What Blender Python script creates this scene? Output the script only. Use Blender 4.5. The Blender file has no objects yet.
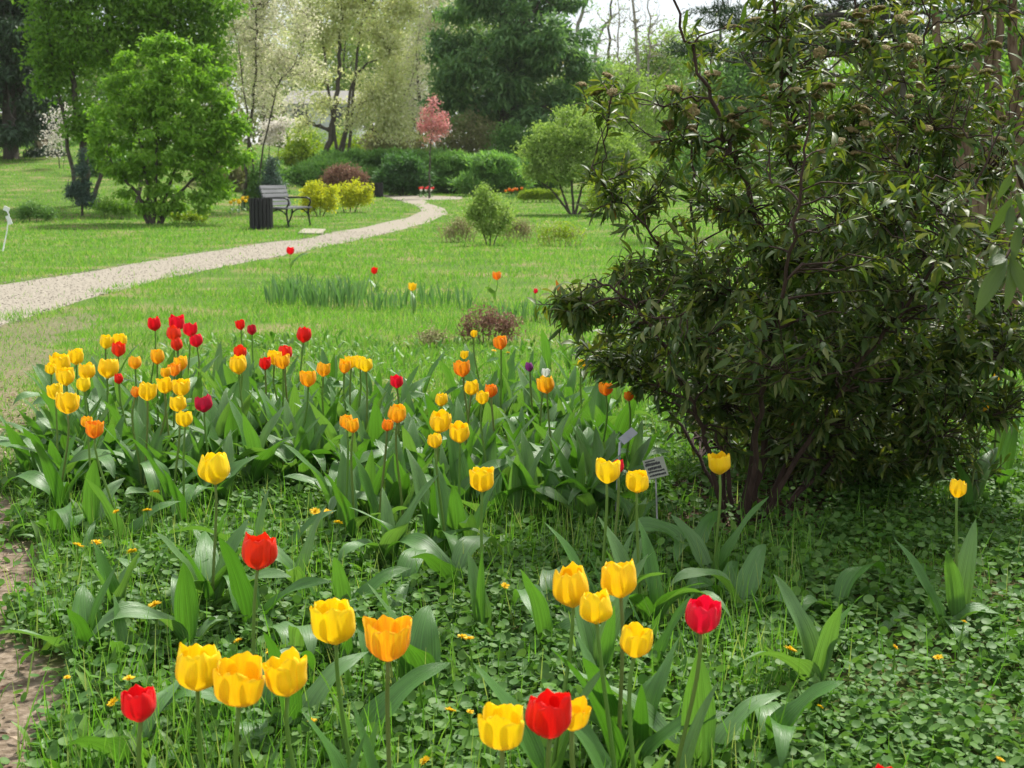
import bpy, math, random
import numpy as np
from mathutils import Vector, Matrix

C = bpy.context.scene
rad = math.radians
R = np.random.default_rng(11)
random.seed(5)

# ------------------------------------------------------------------ camera, light, sky, exposure
F = 1407.0                      # focal length in pixels of the 1024 px wide frame
CAM_Z = 0.95
PITCH = math.atan(204.0 / F)
cam_d = bpy.data.cameras.new("camera")
cam = bpy.data.objects.new("camera", cam_d)
C.collection.objects.link(cam)
cam.location = (0, 0, CAM_Z)
cam.rotation_euler = (rad(90) - PITCH, 0, 0)
cam_d.sensor_width = 36
cam_d.lens = 36 * F / 1024
cam_d.clip_start = 0.05
cam_d.clip_end = 2000
cam_d.dof.use_dof = True
cam_d.dof.focus_distance = 3.4
cam_d.dof.aperture_fstop = 13.0
C.camera = cam

SUN_EL, SUN_AZ = rad(53), rad(27)          # azimuth clockwise from +Y
w = bpy.data.worlds.new("World")
C.world = w
w.use_nodes = True
nt = w.node_tree
nt.nodes.clear()
out = nt.nodes.new("ShaderNodeOutputWorld")
bg = nt.nodes.new("ShaderNodeBackground")
sky = nt.nodes.new("ShaderNodeTexSky")
sky.sky_type = 'NISHITA'
sky.sun_disc = False
sky.sun_elevation = SUN_EL
sky.sun_rotation = SUN_AZ
tc = nt.nodes.new("ShaderNodeTexCoord")
cl = nt.nodes.new("ShaderNodeTexNoise")
cl.inputs["Scale"].default_value = 2.2
cl.inputs["Detail"].default_value = 6
mp = nt.nodes.new("ShaderNodeMapRange")
mp.inputs["From Min"].default_value = 0.3
mp.inputs["From Max"].default_value = 0.55
mp.inputs["To Min"].default_value = 0.55
mp.inputs["To Max"].default_value = 0.97
mix = nt.nodes.new("ShaderNodeMix")
mix.data_type = 'RGBA'
mix.inputs[7].default_value = (7.0, 7.2, 7.4, 1)      # bright thin cloud
nt.links.new(tc.outputs["Generated"], cl.inputs["Vector"])
nt.links.new(cl.outputs["Fac"], mp.inputs["Value"])
nt.links.new(mp.outputs["Result"], mix.inputs[0])
nt.links.new(sky.outputs[0], mix.inputs[6])
nt.links.new(mix.outputs[2], bg.inputs["Color"])
bg.inputs["Strength"].default_value = 0.072
nt.links.new(bg.outputs[0], out.inputs[0])

sun_d = bpy.data.lights.new("sun", 'SUN')
sun = bpy.data.objects.new("sun", sun_d)
C.collection.objects.link(sun)
sdir = Vector((math.sin(SUN_AZ) * math.cos(SUN_EL), math.cos(SUN_AZ) * math.cos(SUN_EL), math.sin(SUN_EL)))
sun.rotation_euler = sdir.to_track_quat('Z', 'Y').to_euler()
sun.location = (0, 0, 30)
sun_d.energy = 3.4
sun_d.angle = rad(7)
sun_d.color = (1.0, 0.96, 0.88)

C.view_settings.view_transform = 'Standard'
C.view_settings.look = 'None'
C.view_settings.gamma = 1
C.view_settings.exposure = 1.18
C.render.engine = 'CYCLES'
C.cycles.max_bounces = 6
C.cycles.diffuse_bounces = 3
C.cycles.glossy_bounces = 2
C.cycles.transmission_bounces = 4
C.cycles.transparent_max_bounces = 4
C.cycles.use_denoising = True
C.cycles.sample_clamp_indirect = 4

# ------------------------------------------------------------------ geometry helpers
FWD = np.array([0, math.cos(PITCH), -math.sin(PITCH)])
UP = np.array([0, math.sin(PITCH), math.cos(PITCH)])
RT = np.array([1.0, 0, 0])
EYE = np.array([0, 0, CAM_Z])


def soft(t, k=4.0):
    return (np.sqrt(t * t + k * k) + t) * 0.5


def terrain(x, y):
    x = np.asarray(x, float)
    y = np.asarray(y, float)
    yy = np.minimum(y, 110)
    h = 0.016 * (soft(yy - 26) - soft(np.array(-26.0)))
    s = np.clip((-x - 5.5) / 6.0, 0, 1)
    s = s * s * (3 - 2 * s)
    h = h + 0.062 * soft(np.minimum(yy, 62) - 31, 3.0) * s
    h = h + 0.010 * np.sin(x * 1.7 + 0.4) * np.sin(y * 1.3) + 0.012 * np.sin(x * .6 + y * .45)
    return h


def ray(px, py):
    return FWD + RT * ((px - 512.0) / F) + UP * ((384.0 - py) / F)


def at(px, py, z=0.0):
    """where the sight line through a pixel meets the terrain (raised by z)"""
    d = ray(px, py)
    prev = 0.5
    t = 0.5
    while t < 260:
        p = EYE + d * t
        if p[2] <= terrain(p[0], p[1]) + z:
            a, b = prev, t
            for _ in range(30):
                m = (a + b) / 2
                p = EYE + d * m
                if p[2] <= terrain(p[0], p[1]) + z:
                    b = m
                else:
                    a = m
            return EYE + d * b
        prev = t
        t *= 1.02
    return EYE + d * 60


def P(px, py, Y):
    """the point at world depth Y on a sight line"""
    d = ray(px, py)
    return EYE + d * (Y / d[1])


class M:
    """collects quads and builds ONE mesh object"""

    def __init__(self):
        self.v, self.f, self.uv, self.mi, self.n = [], [], [], [], 0

    def add(self, v, f, uv=None, mi=0):
        v = np.asarray(v, float).reshape(-1, 3)
        f = np.asarray(f, np.int64).reshape(-1, 4)
        self.v.append(v)
        self.f.append(f + self.n)
        self.uv.append(np.zeros((len(v), 2)) if uv is None else np.asarray(uv, float))
        self.mi.append(np.full(len(f), mi, np.int32))
        self.n += len(v)
        return self

    def mesh(self, name, mats, smooth=True, origin=None):
        v = np.concatenate(self.v)
        if origin is not None:
            v = v - np.asarray(origin)
        f = np.concatenate(self.f)
        uv = np.concatenate(self.uv)
        me = bpy.data.meshes.new(name)
        me.vertices.add(len(v))
        me.vertices.foreach_set("co", v.astype(np.float32).ravel())
        me.loops.add(len(f) * 4)
        me.loops.foreach_set("vertex_index", f.astype(np.int32).ravel())
        me.polygons.add(len(f))
        me.polygons.foreach_set("loop_start", np.arange(0, len(f) * 4, 4, dtype=np.int32))
        me.polygons.foreach_set("loop_total", np.full(len(f), 4, np.int32))
        me.polygons.foreach_set("use_smooth", np.full(len(f), smooth, bool))
        me.polygons.foreach_set("material_index", np.concatenate(self.mi))
        l = me.uv_layers.new(name="UVMap")
        l.data.foreach_set("uv", uv[f.ravel()].astype(np.float32).ravel())
        for m in (mats if isinstance(mats, (list, tuple)) else [mats]):
            me.materials.append(m)
        me.update()
        me.validate()
        return me

    def build(self, name, mats, parent=None, smooth=True, origin=None):
        return link(name, self.mesh(name, mats, smooth, origin), parent)


def link(name, me, parent=None):
    o = bpy.data.objects.new(name, me)
    C.collection.objects.link(o)
    if parent is not None:
        o.parent = parent
    return o


def tag(o, label=None, cat=None, group=None, kind=None):
    if label:
        o["label"] = label
    if cat:
        o["category"] = cat
    if group:
        o["group"] = group
    if kind:
        o["kind"] = kind
    return o


def thing(name, label, cat, loc=(0, 0, 0), rz=0.0, group=None):
    o = bpy.data.objects.new(name, None)
    C.collection.objects.link(o)
    o.empty_display_size = 0.05
    o.location = Vector([float(a) for a in loc])
    o.rotation_euler = (0, 0, rz)
    return tag(o, label, cat, group)


def grid_faces(nu, nv):
    i, j = np.meshgrid(np.arange(nu - 1), np.arange(nv - 1), indexing='ij')
    a = (i * nv + j).ravel()
    return np.stack([a, a + nv, a + nv + 1, a + 1], 1)


def tube(m, pts, r, sides=6, mi=0):
    pts = np.asarray(pts, float)
    n = len(pts)
    r = np.broadcast_to(np.asarray(r, float), (n,))
    t = np.gradient(pts, axis=0)
    t /= np.linalg.norm(t, axis=1)[:, None] + 1e-12
    ref = np.array([1.0, 0, 0]) if abs(t[0][0]) < 0.8 else np.array([0, 1.0, 0])
    a = np.cross(t, ref)
    a /= np.linalg.norm(a, axis=1)[:, None] + 1e-12
    b = np.cross(t, a)
    th = np.linspace(0, 2 * np.pi, sides, endpoint=False)
    v = pts[:, None] + r[:, None, None] * (np.cos(th)[None, :, None] * a[:, None] + np.sin(th)[None, :, None] * b[:, None])
    i, j = np.meshgrid(np.arange(n - 1), np.arange(sides), indexing='ij')
    f = np.stack([i * sides + j, i * sides + (j + 1) % sides, (i + 1) * sides + (j + 1) % sides, (i + 1) * sides + j], -1).reshape(-1, 4)
    vv = np.linspace(0, 1, n)
    uv = np.stack(np.meshgrid(vv, th / 6.28, indexing='ij'), -1).reshape(-1, 2)[:, ::-1]
    m.add(v.reshape(-1, 3), f, uv, mi)
    for k, base in ((0, 0), (n - 1, (n - 1) * sides)):           # close the ends
        if r[k] > 0.002 and sides % 2 == 0:
            q = [[base + s, base + s + 1, base + sides - s - 2, base + sides - s - 1] for s in range(sides // 2 - 1)]
            m.f.append(np.array(q, np.int64) + m.n - len(v.reshape(-1, 3)))
            m.mi.append(np.full(len(q), mi, np.int32))
    return m


def box(m, c, s, rot=None, mi=0):
    c = np.asarray(c, float)
    h = np.asarray(s, float) / 2
    v = np.array([[x, y, z] for x in (-1, 1) for y in (-1, 1) for z in (-1, 1)], float) * h
    if rot is not None:
        v = v @ np.array(rot.to_3x3() if hasattr(rot, 'to_3x3') else rot).T
    f = [[0, 1, 3, 2], [4, 6, 7, 5], [0, 4, 5, 1], [2, 3, 7, 6], [0, 2, 6, 4], [1, 5, 7, 3]]
    return m.add(v + c, f, None, mi)


def frames(dirs, normal_hint):
    """rotation matrices whose columns are X (width), Y (length), Z (normal)"""
    y = dirs / (np.linalg.norm(dirs, axis=1)[:, None] + 1e-9)
    x = np.cross(y, normal_hint)
    x /= np.linalg.norm(x, axis=1)[:, None] + 1e-9
    z = np.cross(x, y)
    return np.stack([x, y, z], -1)


def scatter(m, tv, tf, tuv, pos, rot, scale, mi=0):
    n, k = len(pos), len(tv)
    s = np.asarray(scale, float)
    if s.ndim == 1:
        s = np.repeat(s[:, None], 3, 1)
    v = np.einsum('nij,nkj->nki', rot, tv[None] * s[:, None, :]) + pos[:, None]
    f = (tf[None] + (np.arange(n) * k)[:, None, None]).reshape(-1, 4)
    uv = np.tile(tuv, (n, 1))
    return m.add(v.reshape(-1, 3), f, uv, mi)


def kite(asp=0.5, fold=0.12):
    v = np.array([[0, 0, 0], [asp / 2, .45, fold], [0, 1, -.06], [-asp / 2, .45, fold]], float)
    return v, np.array([[0, 1, 2, 3]]), np.array([[.5, 0], [1, .45], [.5, 1], [0, .45]])


def leaf6(asp=0.3, droop=0.25, fold=0.15, nl=5):
    """an elliptic leaf: nl rows by three columns, folded on its midrib and drooping"""
    t = np.linspace(0, 1, nl)
    wd = asp / 2 * np.sin(np.pi * np.clip(t, .02, .985) ** .9) ** .8
    wd[0] = .012
    y = t * (1 - .3 * droop * t)
    z = -droop * t * t
    v, uv = [], []
    for i in range(nl):
        for u in (-1, 0, 1):
            v.append([u * wd[i], y[i], z[i] + abs(u) * wd[i] * fold * 2])
            uv.append([.5 + u * .5, t[i]])
    return np.array(v), grid_faces(nl, 3), np.array(uv)


def rand_dirs(n, up=0.0, flat=1.0):
    d = R.normal(size=(n, 3))
    d[:, 2] = d[:, 2] * flat + up
    return d / (np.linalg.norm(d, axis=1)[:, None] + 1e-9)


# ------------------------------------------------------------------ materials
def nodes(name):
    m = bpy.data.materials.new(name)
    m.use_nodes = True
    t = m.node_tree
    t.nodes.clear()
    o = t.nodes.new("ShaderNodeOutputMaterial")
    return m, t, o


def col(c):
    return (c[0], c[1], c[2], 1)


def ramp(t, stops):
    r = t.nodes.new("ShaderNodeValToRGB")
    e = r.color_ramp.elements
    while len(e) > 1:
        e.remove(e[-1])
    e[0].position = stops[0][0]
    e[0].color = col(stops[0][1])
    for p, c in stops[1:]:
        q = e.new(p)
        q.color = col(c)
    return r


def foliage(name, stops, rough=.55, transl=.3, tcol=None, spec=.3, streak=0.0, per='island'):
    """leaf tissue: natural hue differences from leaf to leaf, some light passing through"""
    m, t, o = nodes(name)
    if per == 'island':
        g = t.nodes.new("ShaderNodeNewGeometry")
        src = g.outputs["Random Per Island"]
    else:
        g = t.nodes.new("ShaderNodeObjectInfo")
        src = g.outputs["Random"]
    n = len(stops)
    r = ramp(t, [(i / max(1, n - 1), c) for i, c in enumerate(stops)])
    t.links.new(src, r.inputs[0])
    c_out = r.outputs[0]
    if streak:
        uv = t.nodes.new("ShaderNodeTexCoord")
        mpn = t.nodes.new("ShaderNodeMapping")
        mpn.inputs["Scale"].default_value = (26, 1.2, 1)
        nz = t.nodes.new("ShaderNodeTexNoise")
        nz.inputs["Scale"].default_value = 1.0
        nz.inputs["Detail"].default_value = 3
        t.links.new(uv.outputs["UV"], mpn.inputs[0])
        t.links.new(mpn.outputs[0], nz.inputs["Vector"])
        mr = t.nodes.new("ShaderNodeMapRange")
        mr.inputs["From Min"].default_value = .3
        mr.inputs["From Max"].default_value = .7
        mr.inputs["To Min"].default_value = 1 - streak
        mr.inputs["To Max"].default_value = 1 + streak
        t.links.new(nz.outputs["Fac"], mr.inputs["Value"])
        mx = t.nodes.new("ShaderNodeVectorMath")
        mx.operation = 'SCALE'
        t.links.new(c_out, mx.inputs[0])
        t.links.new(mr.outputs[0], mx.inputs["Scale"])
        c_out = mx.outputs[0]
    b = t.nodes.new("ShaderNodeBsdfPrincipled")
    b.inputs["Roughness"].default_value = rough
    b.inputs["Specular IOR Level"].default_value = spec
    t.links.new(c_out, b.inputs["Base Color"])
    if streak:
        bp = t.nodes.new("ShaderNodeBump")
        bp.inputs["Strength"].default_value = .5
        bp.inputs["Distance"].default_value = .004
        t.links.new(nz.outputs["Fac"], bp.inputs["Height"])
        t.links.new(bp.outputs[0], b.inputs["Normal"])
    tr = t.nodes.new("ShaderNodeBsdfTranslucent")
    sc = t.nodes.new("ShaderNodeVectorMath")
    sc.operation = 'MULTIPLY'
    sc.inputs[1].default_value = tcol or (1.5, 1.6, .8)
    t.links.new(c_out, sc.inputs[0])
    t.links.new(sc.outputs[0], tr.inputs["Color"])
    ms = t.nodes.new("ShaderNodeMixShader")
    ms.inputs[0].default_value = transl
    t.links.new(b.outputs[0], ms.inputs[1])
    t.links.new(tr.outputs[0], ms.inputs[2])
    t.links.new(ms.outputs[0], o.inputs[0])
    return m


def noisy(name, stops, scale=8.0, rough=.8, bump=.0, spec=.3, stretch=(1, 1, 1), detail=5, bscale=None, coord="Object"):
    m, t, o = nodes(name)
    tcn = t.nodes.new("ShaderNodeTexCoord")
    mpn = t.nodes.new("ShaderNodeMapping")
    mpn.inputs["Scale"].default_value = stretch
    t.links.new(tcn.outputs[coord], mpn.inputs[0])
    nz = t.nodes.new("ShaderNodeTexNoise")
    nz.inputs["Scale"].default_value = scale
    nz.inputs["Detail"].default_value = detail
    t.links.new(mpn.outputs[0], nz.inputs["Vector"])
    k = len(stops)
    r = ramp(t, [(.3 + .4 * i / max(1, k - 1), c) for i, c in enumerate(stops)])
    t.links.new(nz.outputs["Fac"], r.inputs[0])
    b = t.nodes.new("ShaderNodeBsdfPrincipled")
    b.inputs["Roughness"].default_value = rough
    b.inputs["Specular IOR Level"].default_value = spec
    t.links.new(r.outputs[0], b.inputs["Base Color"])
    if bump:
        n2 = t.nodes.new("ShaderNodeTexNoise")
        n2.inputs["Scale"].default_value = bscale or scale * 3
        n2.inputs["Detail"].default_value = 4
        t.links.new(mpn.outputs[0], n2.inputs["Vector"])
        bp = t.nodes.new("ShaderNodeBump")
        bp.inputs["Strength"].default_value = bump
        bp.inputs["Distance"].default_value = .02
        t.links.new(n2.outputs["Fac"], bp.inputs["Height"])
        t.links.new(bp.outputs[0], b.inputs["Normal"])
    t.links.new(b.outputs[0], o.inputs[0])
    return m


def petal_mat(name, base, flame, amount, edge=None):
    """petal tissue: fine veins along the petal, an optional flame of a second colour up its middle"""
    m, t, o = nodes(name)
    tcn = t.nodes.new("ShaderNodeTexCoord")
    sep = t.nodes.new("ShaderNodeSeparateXYZ")
    t.links.new(tcn.outputs["UV"], sep.inputs[0])
    mpn = t.nodes.new("ShaderNodeMapping")
    mpn.inputs["Scale"].default_value = (13, 1.1, 1)
    t.links.new(tcn.outputs["UV"], mpn.inputs[0])
    nz = t.nodes.new("ShaderNodeTexNoise")
    nz.inputs["Scale"].default_value = 1.6
    nz.inputs["Detail"].default_value = 4
    t.links.new(mpn.outputs[0], nz.inputs["Vector"])

    def math_(op, a, b, clamp=False):
        n = t.nodes.new("ShaderNodeMath")
        n.operation = op
        n.use_clamp = clamp
        for i, q in enumerate((a, b)):
            if isinstance(q, (int, float)):
                n.inputs[i].default_value = q
            elif q is not None:
                t.links.new(q, n.inputs[i])
        return n.outputs[0]
    ux = math_('FRACT', sep.outputs[0], None)
    du = math_('ABSOLUTE', math_('SUBTRACT', ux, .5), None)          # 0 at the midrib, .5 at the edge
    mid = math_('SUBTRACT', 1.0, math_('MULTIPLY', du, 2.0))
    lowv = math_('SUBTRACT', 1.0, sep.outputs[1])
    f1 = math_('MULTIPLY', math_('ADD', math_('MULTIPLY', mid, .55), math_('MULTIPLY', lowv, .65)), amount)
    f2 = math_('MULTIPLY', math_('ADD', f1, math_('MULTIPLY', math_('SUBTRACT', nz.outputs["Fac"], .5), 2.2 * amount + .15)), 1.0, True)
    mx = t.nodes.new("ShaderNodeMix")
    mx.data_type = 'RGBA'
    mx.inputs[6].default_value = col(base)
    mx.inputs[7].default_value = col(flame)
    t.links.new(f2, mx.inputs[0])
    oi = t.nodes.new("ShaderNodeObjectInfo")
    hs = t.nodes.new("ShaderNodeHueSaturation")
    hv = math_('ADD', math_('MULTIPLY', oi.outputs["Random"], .016), .492)
    t.links.new(hv, hs.inputs["Hue"])
    t.links.new(mx.outputs[2], hs.inputs["Color"])
    b = t.nodes.new("ShaderNodeBsdfPrincipled")
    b.inputs["Roughness"].default_value = .45
    b.inputs["Specular IOR Level"].default_value = .2
    b.inputs["Sheen Weight"].default_value = .08
    t.links.new(hs.outputs[0], b.inputs["Base Color"])
    tr = t.nodes.new("ShaderNodeBsdfTranslucent")
    t.links.new(hs.outputs[0], tr.inputs[0])
    ms = t.nodes.new("ShaderNodeMixShader")
    ms.inputs[0].default_value = .28
    bp = t.nodes.new("ShaderNodeBump")
    bp.inputs["Strength"].default_value = .25
    bp.inputs["Distance"].default_value = .004
    t.links.new(nz.outputs["Fac"], bp.inputs["Height"])
    t.links.new(bp.outputs[0], b.inputs["Normal"])
    t.links.new(b.outputs[0], ms.inputs[1])
    t.links.new(tr.outputs[0], ms.inputs[2])
    t.links.new(ms.outputs[0], o.inputs[0])
    return m


def plain(name, c, rough=.5, metal=0.0, spec=.5):
    m, t, o = nodes(name)
    b = t.nodes.new("ShaderNodeBsdfPrincipled")
    b.inputs["Base Color"].default_value = col(c)
    b.inputs["Roughness"].default_value = rough
    b.inputs["Metallic"].default_value = metal
    b.inputs["Specular IOR Level"].default_value = spec
    t.links.new(b.outputs[0], o.inputs[0])
    return m


PET = {
    'y': petal_mat("petal_yellow", (.93, .68, .008), (.88, .42, .004), .40),  # orange veins and base, strengthened to paint in shading between the petals
    'o': petal_mat("petal_flamed", (.92, .57, .010), (.86, .24, .006), .70),
    'n': petal_mat("petal_orange", (.92, .40, .010), (.80, .10, .008), .75),
    'r': petal_mat("petal_red", (.82, .008, .006), (.62, .003, .005), .5),
    'c': petal_mat("petal_crimson", (.55, .008, .035), (.40, .004, .02), .55),
    'p': petal_mat("petal_purple", (.26, .03, .22), (.16, .02, .14), .5),
    'w': petal_mat("petal_white", (.80, .80, .74), (.62, .68, .50), .4),
}
MAT_STEM = foliage("tulip_stem", [(.11, .23, .035), (.14, .25, .045), (.15, .19, .05)], .55, .2, per='object')
MAT_TLEAF = foliage("tulip_leaf", [(.058, .160, .024), (.080, .190, .042), (.115, .215, .074)], .40, .30, (1.6, 1.7, .5), .45, .34, per='object')
MAT_COVER = foliage("cover_leaf", [(.050, .130, .022), (.076, .165, .038), (.115, .21, .055), (.085, .20, .020)], .52, .28, spec=.15)
MAT_WEED = foliage("weed_leaf", [(.060, .165, .018), (.095, .23, .024), (.145, .27, .040), (.11, .19, .06)], .5, .3)
MAT_GRASS = foliage("grass_blade", [(.078, .205, .020), (.112, .275, .027), (.155, .32, .042), (.29, .33, .12)], .55, .40)
MAT_STRAP = foliage("strap_leaf", [(.085, .190, .065), (.12, .24, .085), (.15, .27, .10)], .5, .25)
MAT_BARK = noisy("bark", [(.045, .038, .030), (.10, .085, .07)], 30, .9, .6, stretch=(1, 1, .25))
MAT_BARK_PALE = noisy("bark_pale", [(.20, .18, .15), (.34, .31, .27)], 20, .9, .4, stretch=(1, 1, .3))
MAT_STEMBROWN = noisy("shrub_stem", [(.028, .016, .012), (.070, .042, .032)], 60, .85, .4, stretch=(1, 1, .2))
MAT_BARK_RED = noisy("bark_peeling", [(.09, .05, .035), (.22, .15, .11)], 40, .9, .7, stretch=(1, 1, .12))

# ------------------------------------------------------------------ ground, path, soil
PATH_A = [(-60, 291), (0, 283), (60, 275), (130, 263), (200, 252), (260, 243), (302, 239), (325, 233), (370, 225), (407, 217.5), (420, 211), (414, 205), (396, 200), (382, 196.6), (330, 195.5)]
PATH_B = [(-60, 346), (0, 330), (40, 318), (100, 297), (160, 281), (220, 269), (282, 257), (345, 244), (395, 232), (432, 222), (451, 214), (446, 208.5), (432, 204), (428, 200.6), (464, 199.2)]
TOP = [(330, 194.4), (384, 195.0), (430, 195.6), (464, 197.0)]
poly_path = np.array([at(*p)[:2] for p in PATH_A + TOP + PATH_B[::-1]])
poly_soil = np.array([at(*p)[:2] for p in [(-90, 345), (0, 331), (55, 318), (96, 305), (92, 330), (58, 352), (40, 385), (30, 420), (22, 450), (20, 500), (38, 540), (46, 580), (46, 620), (66, 650), (66, 700), (56, 730), (58, 768), (54, 860), (-140, 860)]])
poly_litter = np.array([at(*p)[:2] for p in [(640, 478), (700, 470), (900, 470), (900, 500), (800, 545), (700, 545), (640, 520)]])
slab_poly = [(298, 234.5), (304, 230), (326, 230.5), (322, 235.0)]


def inside(poly, x, y):
    c = np.zeros(len(x), bool)
    n = len(poly)
    for i in range(n):
        x1, y1 = poly[i]
        x2, y2 = poly[(i + 1) % n]
        cond = (y1 > y) != (y2 > y)
        xi = (x2 - x1) * (y - y1) / (y2 - y1 + 1e-12) + x1
        c ^= cond & (x < xi)
    return c


def vnoise(x, y, s, seed=0):
    """cheap smooth value noise in 0..1"""
    g = np.random.default_rng(seed).random((64, 64))
    a = x / s
    b = y / s
    i = np.floor(a).astype(int)
    j = np.floor(b).astype(int)
    fa = a - i
    fb = b - j
    fa = fa * fa * (3 - 2 * fa)
    fb = fb * fb * (3 - 2 * fb)
    q = lambda ii, jj: g[ii % 64, jj % 64]
    return (q(i, j) * (1 - fa) + q(i + 1, j) * fa) * (1 - fb) + (q(i, j + 1) * (1 - fa) + q(i + 1, j + 1) * fa) * fb


def bare(x, y):
    """1 on gravel or trodden soil, 0 on turf, with a ragged edge"""
    k = np.clip(y / 9, .25, 1.6)
    jx = x + (vnoise(x, y, .35, 3) - .5) * .45 * k + (vnoise(x, y, .09, 4) - .5) * .16 * k
    jy = y + (vnoise(x, y, .35, 5) - .5) * .9 * k + (vnoise(x, y, .11, 6) - .5) * .3 * k
    return inside(poly_path, jx, jy), inside(poly_soil, jx, jy), inside(poly_litter, jx, jy)


ys = np.unique(np.concatenate([np.linspace(-40, 1.2, 14), np.linspace(1.3, 9, 170), np.geomspace(9, 60, 170), np.geomspace(61, 900, 40)]))
xs = np.unique(np.concatenate([-np.geomspace(900, 30, 30), np.linspace(-29, -3.2, 110), np.linspace(-3.1, 3.1, 170), np.linspace(3.2, 29, 70), np.geomspace(30, 900, 30)]))
gx, gy = np.meshgrid(xs, ys, indexing='ij')
gx, gy = gx.ravel(), gy.ravel()
gz = terrain(gx, gy)
m = M()
m.add(np.stack([gx, gy, gz], 1), grid_faces(len(xs), len(ys)), np.stack([gx, gy], 1))


def ground_material():
    mt, t, o = nodes("lawn_ground")
    tcn = t.nodes.new("ShaderNodeTexCoord")
    a = t.nodes.new("ShaderNodeAttribute")
    a.attribute_name = "soil"
    b_ = t.nodes.new("ShaderNodeAttribute")
    b_.attribute_name = "litter"
    n1 = t.nodes.new("ShaderNodeTexNoise")
    n1.inputs["Scale"].default_value = 1.1
    n1.inputs["Detail"].default_value = 8
    t.links.new(tcn.outputs["Object"], n1.inputs["Vector"])
    n2 = t.nodes.new("ShaderNodeTexNoise")
    n2.inputs["Scale"].default_value = 60
    n2.inputs["Detail"].default_value = 6
    t.links.new(tcn.outputs["Object"], n2.inputs["Vector"])
    g = ramp(t, [(.3, (.055, .105, .016)), (.5, (.080, .145, .020)), (.66, (.19, .165, .075))])
    t.links.new(n1.outputs["Fac"], g.inputs[0])
    s = ramp(t, [(.3, (.10, .072, .05)), (.5, (.18, .135, .10)), (.7, (.28, .22, .17))])
    t.links.new(n2.outputs["Fac"], s.inputs[0])
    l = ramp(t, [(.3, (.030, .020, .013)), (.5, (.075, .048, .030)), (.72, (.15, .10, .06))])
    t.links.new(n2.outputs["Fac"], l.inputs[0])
    mx = t.nodes.new("ShaderNodeMix")
    mx.data_type = 'RGBA'
    t.links.new(a.outputs["Fac"], mx.inputs[0])
    t.links.new(g.outputs[0], mx.inputs[6])
    t.links.new(s.outputs[0], mx.inputs[7])
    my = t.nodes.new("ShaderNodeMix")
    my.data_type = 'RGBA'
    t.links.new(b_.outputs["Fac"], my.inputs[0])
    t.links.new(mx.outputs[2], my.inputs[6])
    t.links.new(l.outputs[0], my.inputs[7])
    p = t.nodes.new("ShaderNodeBsdfPrincipled")
    p.inputs["Roughness"].default_value = .95
    p.inputs["Specular IOR Level"].default_value = .1
    t.links.new(my.outputs[2], p.inputs["Base Color"])
    bp = t.nodes.new("ShaderNodeBump")
    bp.inputs["Strength"].default_value = .8
    bp.inputs["Distance"].default_value = .012
    t.links.new(n2.outputs["Fac"], bp.inputs["Height"])
    t.links.new(bp.outputs[0], p.inputs["Normal"])
    t.links.new(p.outputs[0], o.inputs[0])
    return mt


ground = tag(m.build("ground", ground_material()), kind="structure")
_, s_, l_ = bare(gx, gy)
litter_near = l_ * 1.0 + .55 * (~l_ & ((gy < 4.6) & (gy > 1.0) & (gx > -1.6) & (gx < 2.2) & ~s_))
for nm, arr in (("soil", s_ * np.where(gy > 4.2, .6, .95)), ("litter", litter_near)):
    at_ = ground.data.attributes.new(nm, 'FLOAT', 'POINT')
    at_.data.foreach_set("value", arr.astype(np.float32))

# path: one gravel sheet with ragged edges, 6 mm above the soil
def resample(pts, n):
    pts = np.array(pts)
    seg = np.linalg.norm(np.diff(pts, axis=0), axis=1)
    s = np.concatenate([[0], np.cumsum(seg)])
    t = np.linspace(0, s[-1], n)
    return np.stack([np.interp(t, s, pts[:, k]) for k in range(2)], 1)


def strip(A, B, n=160, k=12):
    a = resample([at(*p)[:2] for p in A], n)
    b = resample([at(*p)[:2] for p in B], n)
    jit = np.random.default_rng(2)
    t = np.linspace(0, 1, k)
    v = a[:, None] * (1 - t[None, :, None]) + b[:, None] * t[None, :, None]
    v[:, 0] += jit.normal(size=(n, 2)) * .035
    v[:, -1] += jit.normal(size=(n, 2)) * .035
    v = v.reshape(-1, 2)
    z = terrain(v[:, 0], v[:, 1]) + .010
    e = np.tile(np.arange(k), n)
    z[(e == 0) | (e == k - 1)] -= .035                      # the edges run out under the turf
    return np.column_stack([v, z]), grid_faces(n, k), v


m = M()
v, f, uv = strip(PATH_A[:14], PATH_B[:14])
m.add(v, f, uv)
MAT_GRAVEL = noisy("gravel", [(.19, .168, .132), (.26, .232, .186), (.335, .30, .245)], 34, .95, .35, .15, detail=12, bscale=90)
tag(m.build("path", MAT_GRAVEL), kind="structure")
m = M()
x = R.uniform(-9, 0, 60000)
y = 5.5 + 20 * R.random(60000) ** 1.5
k_ = inside(poly_path, x, y)
x, y = x[k_], y[k_]
k = len(x)
PB_V = np.array([[a, b, c] for a in (-1, 1) for b in (-1, 1) for c in (-.6, .6)], float)
PB_F = np.array([[0, 1, 3, 2], [4, 6, 7, 5], [0, 4, 5, 1], [2, 3, 7, 6], [0, 2, 6, 4], [1, 5, 7, 3]])
scatter(m, PB_V, PB_F, np.zeros((8, 2)), np.stack([x, y, terrain(x, y) + .0105], 1), frames(rand_dirs(k, 0, .3), np.array([0, 0, 1.0]) + R.normal(size=(k, 3)) * .3), .0025 + .0045 * R.random(k) ** 2.5)
MAT_PEB = foliage("gravel_stone", [(.19, .165, .13), (.28, .25, .20), (.38, .345, .285)], .9, 0, (1, 1, 1), .2)
tag(m.build("gravel", MAT_PEB), "loose small stones lying on the beige gravel path", "gravel", kind="stuff")
m = M()
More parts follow.
